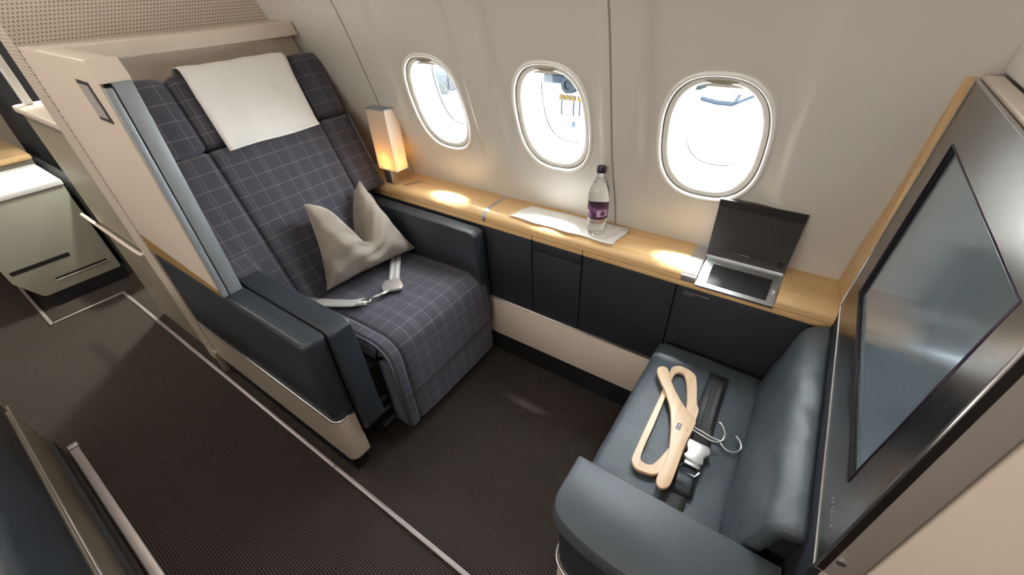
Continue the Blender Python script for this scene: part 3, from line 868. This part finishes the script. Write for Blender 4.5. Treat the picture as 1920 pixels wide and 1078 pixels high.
arcp(-PI*.40, -PI*.02, .076, .100, .0354, 'label_print', lilac)
arcp(-PI*.28, -PI*.14, .080, .096, .0359, 'label_emblem', purple)
arcp(-PI*.97, -PI*.66, .090, .0945, .0354, 'label_lettering', lilac)
bm = bmesh.new(); lathe(bm, [(0, .222), (.0150, .222), (.0153, .224), (.0153, .238), (.014, .241), (0, .241)], bc, 32); obj('bottle_cap', bm, cap_m, bt, 'auto')

# folded napkin on the console
def lerp2(a, b, t): return Vector(a).lerp(Vector(b), t)
g = []
for i in range(33):
    f = i/32; lo = lerp2((-.862, 1.186), (-.432, 1.184), f); hi = lerp2((-.835, 1.300), (-.422, 1.318), f); row = []
    for j in range(13):
        k = j/12; p = lo.lerp(hi, k)
        row.append((p.x+.004*math.sin(k*8+f*3)*(1 if i in (0, 32) else .3), p.y+.003*math.sin(f*19), .7578+.0006*math.sin(f*13+k*4)))
    g.append(row)
nk = sheet('napkin', cloth_w, None, g, .0028)
tag(nk, 'white folded napkin lying on the oak console under the water bottle', 'napkin')
g2 = []
for i in range(9):
    f = i/8; row = []
    for j in range(9):
        k = j/8; p = lerp2((-.50, 1.30), (-.418, 1.296), f).lerp(lerp2((-.52, 1.196), (-.44, 1.196), f), k)
        row.append((p.x, p.y, .7605+.0010*math.sin(f*6+k*5)+.003*f*(1-k)*k))
    g2.append(row)
sheet('folded_corner', cloth_w, nk, [r for r in g2[5:]], .002)

# ------------------------------------------------------------------ ottoman bench under the TV
ot = empty('ottoman_bench', (0, .8, 0), 'lit-toned navy leather bench seat with armrest below the large television', 'bench')
cushion('seat_cushion', leather_lit_creased, ot, [(-.206, .36), (-.210, .40)] + rpoly([(-.210, .40), (-.208, .452), (.122, .448)], [0, .025, 0], 6)[1:-1] + [(-.05, .4525), (.122, .448)], .52, 1.156, .06, .012, .003, ny=30, wav=.0012)
br = rpoly([(.112, .40), (.126, .50), (.157, .692), (.210, .716)], [0, .05, .022, 0], 6)
cushion('backrest', leather_lit_creased, ot, [tuple(p) for p in br], .525, 1.158, .028, .010, .004, ny=40, wav=.0022)
box('bench_base', navy, ot, -.200, .20, .50, 1.158, .10, .40, .005)
box('bench_back_body', black, ot, .172, .212, .54, 1.157, .10, .66)
box('kick_plinth', black, ot, -.17, .20, .42, 1.158, 0, .10)
box('bench_back_panel', navy, ot, .2125, .226, .464, 1.157, .10, .748)
# armrest on the aisle side
def ot_arm():
    bm = bmesh.new(); rings = []
    for z, e in ((.300, .0), (.55, .0), (.575, -.004), (.592, .0), (.600, .008), (.603, .020)):
        pts = rpoly([(-.215+e, .518-e*.3), (-.220+e, .405+e), (-.125, .345+e), (.52, .345+e), (.52, .518-e*.3)], [.006, .06, .16, 0, 0], 8)
        rings.append([bm.verts.new((u, v, z)) for u, v in pts])
    n = len(rings[0])
    for a, b in zip(rings, rings[1:]):
        for k in range(n): bm.faces.new([a[k], a[(k+1) % n], b[(k+1) % n], b[k]])
    bm.faces.new(rings[0]); bm.faces.new(rings[-1]); return bm
# cap (soft top) and body
def ring_loft(levels, poly):
    bm = bmesh.new(); rings = []
    for z, e in levels: rings.append([bm.verts.new((u, v, z)) for u, v in poly(e)])
    n = len(rings[0])
    for a, b in zip(rings, rings[1:]):
        for k in range(n): bm.faces.new([a[k], a[(k+1) % n], b[(k+1) % n], b[k]])
    bm.faces.new(rings[0]); bm.faces.new(rings[-1]); return bm
def otp(e): return rpoly([(-.212+e, .520-e*.4), (-.212+e, .372+e), (-.10+e, .345+e), (.208, .345+e), (.208, .520-e*.4)], [.004, .05, .14, 0, 0], 8)
obj('armrest_pad', ring_loft([(.548, .006), (.556, .0), (.590, .0), (.600, .004), (.605, .014)], otp), leather_lit, ot, 'auto')
obj('armrest_body', ring_loft([(.335, .014), (.547, .010)], otp), navy, ot, 'auto')
obj('armrest_lower_panel', ring_loft([(.11, .012), (.330, .012)], otp), cream, ot, 'auto')
bm = bmesh.new(); tube(bm, [(u, v, .332) for u, v in otp(.010)[8:-2]], .004, 8); obj('trim_strip', bm, chrome, ot, True)
# bench belt
bb = ribbon('seat_belt', belt_b, ot, [(.004, 1.085, .4575), (.004, 1.05, .4585), (.006, .95, .458), (.010, .85, .459), (.014, .80, .463)], .056, .003)
bb['label'] = 'black webbing belt'
for o_ in (-.012, .014):
    ribbon('webbing_stripe', belt_b2, bb, [(.004, 1.04, .4602), (.006, .95, .4602), (.010, .86, .4607)], .011, .0012, off=o_)
ribbon('webbing_stitching', belt_b2, bb, [(.0095, .865, .4607), (.013, .825, .4630)], .050, .0014)
ribbon('webbing', belt_b, bb, [(.008, .715, .463), (.004, .68, .460), (.002, .64, .4585), (.000, .57, .4570), (.000, .535, .456)], .058, .003)
ribbon('webbing_patch', leather, bb, [(.010, .708, .4665), (.012, .675, .4635), (.016, .640, .4615)], .050, .003)
bm = bmesh.new(); prism(bm, rpoly([(-.012, .797), (.041, .797), (.049, .778), (.036, .758), (.040, .738), (.032, .732), (-.004, .734), (-.012, .742), (-.004, .758), (-.014, .776)], .006), 'z', .463, .478, .004)
obj('buckle', bm, silver, bb, 'auto')
bm = bmesh.new(); bx(bm, -.004, .036, .722, .734, .462, .472, .002); tube(bm, [(-.006, .722, .466), (-.012, .704, .464), (.030, .700, .464), (.038, .716, .466)], .0035, 8)
obj('tongue', bm, chrome, bb, 'auto')

# hangers
def hanger(name, outer, inner, z, th, hook, label):
    O = [tuple(p) for p in outer]
    bm = bmesh.new()
    def extr(loop):
        return loop
    root = None
    if inner is None:
        P = [(p.x, p.y) for p in spline(O, 3, True)]
        prism(bm, P, 'z', z, z+th, .0025, 3)
    else:
        def rs(pts, n):
            P = [Vector(p) for p in spline(pts, 6, True)]; P.append(P[0]); L = [0]
            for a, b in zip(P, P[1:]): L.append(L[-1]+(b-a).length)
            out = []
            for i in range(n):
                s = L[-1]*i/n; j = 0
                while L[j+1] < s: j += 1
                out.append(P[j].lerp(P[j+1], (s-L[j])/(L[j+1]-L[j])))
            return out
        n = 140; A = rs(O, n); I = rs(inner, n*4)
        # match every outer point with an inner point in order
        cen = sum(I, Vector((0, 0)))/len(I)
        idx0 = min(range(len(I)), key=lambda k: (I[k]-A[0]).length)
        B = [I[(idx0+k*4) % len(I)] for k in range(n)]
        e = .0025
        def inset(L_, M, f):
            return [a+(b-a).normalized()*f for a, b in zip(L_, M)]
        secs = [(A, z+e), (A, z+th-e), (inset(A, B, e), z+th), (inset(B, A, e), z+th), (B, z+th-e), (B, z+e), (inset(B, A, e), z), (inset(A, B, e), z)]
        R = [[bm.verts.new((p.x, p.y, zz)) for p in L_] for L_, zz in secs]
        for q in range(8):
            a, b = R[q], R[(q+1) % 8]
            for k in range(n): bm.faces.new([a[k], a[(k+1) % n], b[(k+1) % n], b[k]])
    root = obj(name, bm, beech, None, 'auto')
    tag(root, label, 'hanger')
    bm = bmesh.new(); tube(bm, spline(hook, 6), .0028, 8); obj('hook', bm, chrome, root, True)
    return root
up = [(-.166, .985), (-.160, 1.003), (-.146, 1.008), (-.133, .998), (-.115, .963), (-.081, .917), (-.044, .880), (-.018, .862), (-.010, .850), (-.010, .829), (-.014, .77), (-.013, .682), (-.013, .640), (-.019, .622), (-.031, .614), (-.042, .619), (-.047, .632), (-.048, .656), (-.045, .711), (-.053, .758), (-.073, .829), (-.089, .867), (-.117, .913), (-.150, .955)]
lo = [(-.130, 1.035), (-.116, 1.050), (-.097, 1.053), (-.070, 1.046), (-.055, 1.030), (-.040, .985), (-.026, .932), (-.014, .907), (-.012, .849), (-.011, .795), (-.015, .74), (-.030, .69), (-.053, .650), (-.075, .640), (-.100, .638), (-.116, .650), (-.121, .674), (-.124, .791), (-.127, .928), (-.131, 1.003)]
li = [(-.114, 1.010), (-.103, 1.024), (-.087, 1.018), (-.070, .980), (-.052, .917), (-.046, .87), (-.041, .798), (-.052, .732), (-.066, .681), (-.079, .668), (-.096, .668), (-.104, .686), (-.106, .803), (-.110, .905), (-.114, .975)]
hanger('coat_hanger', up, None, .4735, .012, [(-.015, .826, .4795), (.014, .821, .4795), (.037, .818, .479), (.055, .823, .479), (.065, .838, .481), (.063, .858, .486), (.051, .875, .490), (.042, .880, .490)], 'curved beech coat hanger lying on top of the barred hanger on the bench')
for o_ in list(C.objects):
    if o_.name == 'coat_hanger':
        bm = bmesh.new(); bx(bm, -.052, -.040, .800, .822, .4853, .4862); e1 = obj('hanger_stamp', bm, cap_m, o_)
        bm = bmesh.new(); bx(bm, -.049, -.043, .803, .807, .4862, .4866); bx(bm, -.049, -.043, .811, .818, .4862, .4866); obj('stamp_print', bm, lilac, e1)
        bm = bmesh.new(); bx(bm, -.022, -.021, .806, .818, .4853, .4858); bx(bm, -.030, -.022, .806, .807, .4853, .4858); bx(bm, -.030, -.022, .817, .818, .4853, .4858); obj('branded_mark', bm, oak_d, o_)
hanger('coat_hanger', lo, li, .4590, .012, [(-.015, .848, .465), (.011, .845, .464), (.037, .842, .463), (.056, .842, .463), (.069, .830, .463), (.086, .823, .463), (.104, .834, .4615), (.111, .854, .462), (.102, .872, .464), (.092, .879, .465)], 'beech coat hanger with trouser bar forming a closed loop under the curved hanger')

# ------------------------------------------------------------------ TV monument
tv = empty('television_monument', (.25, .85, 0), 'tall dark steel television monument with oak edge at the right', 'television')
TX = .214
bez = [(.462, .751), (1.215, .752), (1.128, 1.322), (.462, 1.322)]
scr = [(.552, .862), (1.097, .868), (1.041, 1.232), (.521, 1.234)]
def frame_with_hole(outer, inner, x0, x1):
    bm = bmesh.new()
    for x in (x0, x1):
        pass
    A = [[bm.verts.new((x, u, v)) for u, v in L] for L in (outer, inner) for x in (x0, x1)]
    oa, ob, ia, ib = A
    for k in range(4):
        k1 = (k+1) % 4
        bm.faces.new([oa[k], oa[k1], ia[k1], ia[k]]); bm.faces.new([ob[k], ib[k], ib[k1], ob[k1]])
        bm.faces.new([oa[k], ob[k], ob[k1], oa[k1]]); bm.faces.new([ia[k], ia[k1], ib[k1], ib[k]])
    return bm
obj('steel_bezel', frame_with_hole(bez, scr, TX, TX+.012), darksteel, tv)
# bright polished edge bead round the bezel
bm = bmesh.new(); tube(bm, [(TX, u, v) for u, v in bez+bez[:1]], .0024, 8); obj('edge_bead', bm, metal, tv, True)
bm = bmesh.new(); tube(bm, [(TX-.0002, u, v) for u, v in scr+scr[:1]], .0016, 8); obj('screen_bead', bm, cap_m, tv, True)
cu = (.80, 1.05)
ins = [(cu[0]+(u-cu[0])*.985, cu[1]+(v-cu[1])*.985) for u, v in scr]
bm = bmesh.new(); prism(bm, [(u, v) for u, v in scr], 'x', TX+.009, TX+.0118); obj('screen_surround', bm, black, tv)
si = [(.560, .872), (1.068, .876), (1.020, 1.222), (.532, 1.224)]
bm = bmesh.new(); prism(bm, si, 'x', TX+.0065, TX+.009); s_ = obj('screen', bm, screen_m, tv); s_['label'] = 'dark glossy television screen'
# side return facing the aisle
bm = bmesh.new(); bx(bm, TX+.0005, TX+.048, .4625, .480, .745, 1.321, .003); obj('side_return', bm, steelpaint, tv, 'auto')
bm = bmesh.new(); tube(bm, [(TX+.020, .4600, .792), (TX+.020, .4626, .792)], .006, 16); obj('lock_button', bm, chrome, tv, 'auto')
# oak strip between bezel and lining
bm = bmesh.new()
V = [bm.verts.new(p) for p in [(TX, 1.2165, .757), (TX-.012, hully(.2, .757)-.001, .757), (TX-.012, hully(.2, 1.32)-.001, 1.322), (TX, 1.1295, 1.322),
                              (TX+.012, 1.2165, .757), (TX+.012, hully(.2, .757)-.001, .757), (TX+.012, hully(.2, 1.32)-.001, 1.322), (TX+.012, 1.1295, 1.322)]]
for f in ((0, 1, 2, 3), (4, 7, 6, 5), (0, 4, 5, 1), (3, 2, 6, 7), (0, 3, 7, 4), (1, 5, 6, 2)): bm.faces.new([V[i] for i in f])
o = obj('oak_edge', bm, oak_v, tv)
# body behind
bm = bmesh.new(); prism(bm, [(.482, .0), (1.30, .0), (1.30, .75), (1.12, 1.318), (.482, 1.318)], 'x', TX+.0125, TX+.30); obj('monument_body', bm, cream, tv)
bm = bmesh.new(); prism(bm, [(.462, 1.3225), (1.128, 1.3225), (1.120, 1.330), (.470, 1.330)], 'x', TX+.006, TX+.03); obj('top_edge', bm, cream, tv)
bm = bmesh.new()
for k in range(7): bx(bm, TX-.0008, TX, .500+k*.0085, .5045+k*.0085+(k % 2)*.0015, .804, .808)
obj('bezel_marks', bm, metal, tv)
# cream closet wall beyond the monument
cl = empty('closet', (.6, .9, 0), 'plain cream closet unit standing behind the television monument', 'closet')
box('closet_side', cream, cl, TX+.052, 1.2, .464, .481, 0, 1.55, .004)
pr('closet_top_box', white_p, cl, [(.50, 1.331), (1.147, 1.331), (1.131, 1.385), (.50, 1.385)], 'x', TX+.031, 1.2, .006)

# ------------------------------------------------------------------ aisle floor rails
rl = box('floor_rail', rail_m, None, -3.25, -1.115, .296, .312, 0, .012, .003)
tag(rl, 'dull metal floor rail running along the aisle beside the seat shell', 'rail')
rl2 = box('floor_rail', rail_m, None, -1.112, .6, .296, .312, 0, .012, .003)
tag(rl2, 'metal floor rail in the foreground between aisle carpet and seat footwell', 'rail')
rl3 = box('floor_rail', rail_m, None, -3.262, -3.252, -.040, .312, 0, .012, .003)
tag(rl3, 'short metal floor rail crossing in front of the grey-green cabinet', 'rail')
rl4 = box('floor_rail', rail_m, None, -5.9, -3.252, -.058, -.042, 0, .012, .003)
tag(rl4, 'metal floor rail running back along the aisle past the grey-green cabinet', 'rail')

# ------------------------------------------------------------------ row behind
cb = empty('side_cabinet', (-3.65, .2, 0), 'grey-green side cabinet with two slots in the row behind the seat shell', 'cabinet')
fr = rpoly([(.012, .085), (.398, .085), (.398, .645), (-.06, .645), (-.06, .22)], [.02, .01, .01, .01, .01])
pr('cabinet_body', greige, cb, fr, 'x', -3.95, -3.452, .004)
bm = bmesh.new(); prism(bm, rpoly([(-.07, .648), (.402, .648), (.402, .680), (-.07, .680)], .006), 'x', -3.98, -3.448, .004); obj('worktop', bm, white_p, cb, 'auto')
box('handle_slot', black, cb, -3.4535, -3.4505, -.04, .225, .262, .286)
box('drawer_slot', black, cb, -3.4535, -3.4505, .10, .355, .158, .170)
box('drawer_lip', greige, cb, -3.452, -3.444, .10, .36, .150, .157, .002)
box('kick_plinth', black, cb, -3.92, -3.46, .03, .40, 0, .086)
rp_ = empty('rear_side_panel', (-2.5, .36, 0), 'olive beige side panel with cream ledge behind the perforated bulkhead', 'partition')
box('panel', olive, rp_, -2.80, -2.128, .352, .366, .01, 1.125, .004)
bm = bmesh.new(); prism(bm, rpoly([(-2.84, .338), (-2.128, .338), (-2.128, .50), (-2.84, .50)], [.03, 0, 0, .03]), 'z', 1.125, 1.150, .005); obj('ledge', bm, cream, rp_, 'auto')
bm = bmesh.new(); tube(bm, spline([(-3.0, .336, .600), (-2.60, .334, .60), (-2.26, .334, .60), (-2.19, .340, .615), (-2.165, .356, .635)], 6), .008, 10)
g_ = obj('grab_bar', bm, cream, rp_, True)
# rear row: dark seat, oak console, pale edge strip
sr = empty('rear_row_armchair', (-4.4, .7, 0), 'dark upholstered seat in the row behind at the far left', 'seat')
pr('seat_back', darkfab, sr, rpoly([(-4.75, .10), (-4.35, .10), (-4.20, .80), (-4.05, 1.55), (-4.30, 1.62), (-4.60, .80)], .04), 'y', .47, 1.15, .03)
box('seat_base', darkfab, sr, -4.35, -3.70, .47, 1.15, .05, .45, .03)
box('armrest', darkfab, sr, -4.5, -3.2, .42, .47, .05, .66, .02)
oc = empty('rear_row_console', (-4.4, .3, 0), 'oak topped console behind the grey-green cabinet at the left edge', 'console')
box('wood_top', oak, oc, -5.0, -4.0, .10, .415, .70, .735, .01)
box('console_body', olive, oc, -4.98, -4.02, .12, .41, 0, .70)
ps = box('pillar_strip', white_p, None, -2.79, -2.755, .372, .40, 1.151, 2.2, .004)
tag(ps, 'pale upright strip standing on the ledge behind the bulkhead at the left edge', 'post')

# ------------------------------------------------------------------ middle seat shell across the aisle
ms = empty('centre_seat_shell', (-1.6, -.45, 0), 'navy and olive seat shell across the aisle in the lower left corner', 'partition')
box('lower_panel', olive, ms, -2.10, -.60, -.34, -.282, .11, .308, .006)
bm = bmesh.new(); tube(bm, [(-2.12, -.280, .312), (-.60, -.280, .312)], .004, 8); obj('trim_strip', bm, rail_m, ms, True)
box('armrest_panel', leather, ms, -2.11, -.60, -.60, -.284, .316, .65, .03, 4)
box('kick_plinth', black, ms, -2.08, -.60, -.33, -.268, 0, .11)
r5 = box('floor_rail', rail_m, None, -2.10, -.5, -.262, -.232, 0, .014, .003)
tag(r5, 'metal floor rail with end cap beside the navy shell in the lower left corner', 'rail')
bm = bmesh.new(); bx(bm, -2.13, -2.102, -.262, -.228, 0, .02, .003); obj('end_cap', bm, rail_m, r5, 'auto')
box('wing_post', olive, ms, -2.145, -2.115, -.305, -.285, 0, .9, .003)

# ------------------------------------------------------------------ outside
bm = bmesh.new(); bx(bm, -160, 60, 3, 220, -4.6, -4.5); ap = structure(obj('ground_apron', bm, apron_m))
def wheelbm(bm, x, y, z, r, w):
    n = 24; prof = [(r*.55, -w/2), (r, -w/2), (r, w/2), (r*.55, w/2), (r*.55, -w/4), (0, -w/4)]
    rings = []
    for rr, h in prof:
        rings.append([bm.verts.new((x+h*.3+rr*math.cos(2*PI*k/n), y+h, z+rr*math.sin(2*PI*k/n))) for k in range(n)] if rr > 0 else [bm.verts.new((x, y+h, z))])
    for a, b in zip(rings, rings[1:]):
        for k in range(n):
            if len(b) == 1: bm.faces.new([a[k], a[(k+1) % n], b[0]])
            else: bm.faces.new([a[k], a[(k+1) % n], b[(k+1) % n], b[k]])
tg = empty('pushback_tug', (-6.6, 30.5, -4.5), 'grey-blue tug wheel and chassis seen through the window nearest the television', 'vehicle')
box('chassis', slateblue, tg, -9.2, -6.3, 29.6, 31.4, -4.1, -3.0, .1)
bm = bmesh.new(); wheelbm(bm, -6.45, 29.3, -3.95, .55, .35); obj('wheel', bm, tyre_m, tg)
bm = bmesh.new(); wheelbm(bm, -6.45, 29.1, -3.95, .25, .1); obj('hub', bm, paleblue, tg)
box('bumper', slateblue, tg, -8.3, -7.2, 28.6, 29.3, -4.4, -4.1, .05)
bm = bmesh.new()
tube(bm, [(-5.5, 26.2, -4.3), (-4.6, 25.6, -4.3), (-3.75, 25.6, -4.3)], .13, 8); tube(bm, [(-3.75, 25.6, -4.3), (-3.85, 27.6, -4.3)], .10, 8); tube(bm, [(-3.70, 25.8, -4.3), (-3.10, 28.0, -4.3)], .09, 8)
tag(obj('tow_bar', bm, slateblue), 'grey tow bar lying on the bright apron seen through the window nearest the television', 'tow bar')
tk = empty('service_truck', (-14, 25, -4.5), 'pale service truck seen through the middle window', 'vehicle')
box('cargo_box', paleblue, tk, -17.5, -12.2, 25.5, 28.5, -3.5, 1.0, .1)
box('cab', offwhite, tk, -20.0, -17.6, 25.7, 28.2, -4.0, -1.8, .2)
for wx_ in (-13.2, -16.6):
    bm = bmesh.new(); wheelbm(bm, wx_, 25.3, -4.0, .5, .4); obj('wheel', bm, tyre_m, tk)
box('side_rail', slateblue, tk, -17.5, -12.2, 25.3, 25.5, -3.45, -3.3)
box('underframe', slateblue, tk, -17.4, -12.4, 25.6, 28.3, -4.05, -3.6)
for k in range(2):
    br_ = empty('barrier', (-10.9+k*1.0, 20.7, -4.5), ['yellow striped barrier seen through the middle window, farther from the bottle', 'yellow striped barrier seen through the middle window, nearer the bottle'][k], 'barrier', None)
    box('barrier_board', stripe_m, br_, -11.4+k*1.05, -10.45+k*1.05, 20.65, 20.75, -3.75, -3.50)
    box('barrier_leg', slateblue, br_, -11.3+k*1.05, -11.22+k*1.05, 20.66, 20.74, -4.5, -3.75)
    box('barrier_leg', slateblue, br_, -10.6+k*1.05, -10.52+k*1.05, 20.66, 20.74, -4.5, -3.75)
bm = bmesh.new(); tube(bm, spline([(-10.1, 18.6, -4.35), (-9.7, 17.8, -4.35), (-9.1, 17.0, -4.35), (-8.9, 16.9, -4.3), (-9.0, 17.6, -4.3), (-9.6, 18.9, -4.3)], 6), .10, 8)
tube(bm, [(-10.6, 18.0, -4.35), (-10.0, 18.6, -4.35)], .07, 8)
tag(obj('supply_hose', bm, slateblue), 'dark grey looped supply hose on the apron seen through the middle window', 'hose')
bm = bmesh.new()
for k in range(3): bx(bm, -9.9+k*.55, -9.5+k*.55, 16.9+.2*k, 17.1+.2*k, -4.5, -4.2)
tag(obj('ground_power_sockets', bm, paleblue), 'small pale grey boxes on the apron beside the looped hose', 'box')
ld = empty('baggage_loader', (-21, 22, -4.5), 'slate blue baggage loader seen through the window nearest the lamp', 'vehicle')
box('loader_body', slateblue, ld, -22.4, -20.0, 21.8, 23.0, -4.3, -3.3, .08)
box('loader_deck', paleblue, ld, -20.3, -18.9, 21.8, 22.8, -4.2, -2.0, .08)
box('loader_panel', offwhite, ld, -20.0, -19.4, 21.74, 21.79, -3.4, -2.6)
for wx_ in (-21.8, -20.6):
    bm = bmesh.new(); wheelbm(bm, wx_, 21.7, -4.15, .35, .25); obj('wheel', bm, tyre_m, ld)
tag(box('tarmac_chock', paleblue, None, -15.2, -14.3, 16.5, 16.9, -4.5, -4.3, .04), 'low pale grey block on the apron seen low in the window nearest the lamp', 'block')

# ------------------------------------------------------------------ light
w = bpy.data.worlds.new('world'); bpy.context.scene.world = w; w.use_nodes = True
bg = w.node_tree.nodes['Background']; bg.inputs[0].default_value = (.93, .97, 1.0, 1); bg.inputs[1].default_value = 38.0
def area(name, loc, rot, sx, sy, e, col):
    l = bpy.data.lights.new(name, 'AREA'); l.shape = 'RECTANGLE'; l.size = sx; l.size_y = sy; l.energy = e; l.color = col
    o = bpy.data.objects.new(name, l); C.objects.link(o); o.location = loc; o.rotation_euler = rot; return o
sl = bpy.data.lights.new('sun', 'SUN'); sl.energy = 55; sl.angle = math.radians(11); sl.color = (1, .96, .90)
so = bpy.data.objects.new('sun', sl); C.objects.link(so); so.location = (0, 8, 20)
so.rotation_euler = Vector((.04, -.20, -1)).to_track_quat('-Z', 'Y').to_euler()
# ceiling area lights: aisle strip with diffuser mesh; seat and rear are unseen fill
lu = empty('ceiling_light', (-1.2, -.1, 2.25), 'long ceiling light strip above the aisle, out of the picture', 'light')
box('diffuser', ceil_light_m, lu, -3.4, .9, -.20, .0, 2.235, 2.249, .004)
area('aisle_light', (-1.2, -.1, 2.22), (0, 0, 0), 4.3, .25, 9, (1, .93, .85))
area('seat_light', (-.9, .75, 2.22), (0, 0, 0), 2.6, .25, 15, (1, .92, .83))
area('rear_light', (-3.3, .1, 2.15), (0, 0, 0), .5, .25, 6, (1, .97, .85))

rl_ = bpy.data.lights.new('added_rear_spot', 'SPOT'); rl_.energy = 95; rl_.spot_size = math.radians(75); rl_.spot_blend = .5; rl_.shadow_soft_size = .05; rl_.color = (.93, 1, .86)  # added unseen spot that throws the bright patch on the rear aisle carpet
ro_ = bpy.data.objects.new('added_rear_spot', rl_); C.objects.link(ro_); ro_.location = (-3.25, .92, 1.75)
ro_.rotation_euler = Vector((.15, -1.0, -1.75)).to_track_quat('-Z', 'Y').to_euler()
# daylight from the windows on the far side of the cabin
area('far_side_daylight', (-1.2, -2.9, 1.5), (math.radians(90), 0, 0), 5.0, .6, 36, (1, .91, .82))

vs = bpy.context.scene.view_settings
vs.view_transform = 'Standard'; vs.look = 'None'; vs.gamma = 1; vs.use_curve_mapping = False; vs.exposure = 0.70
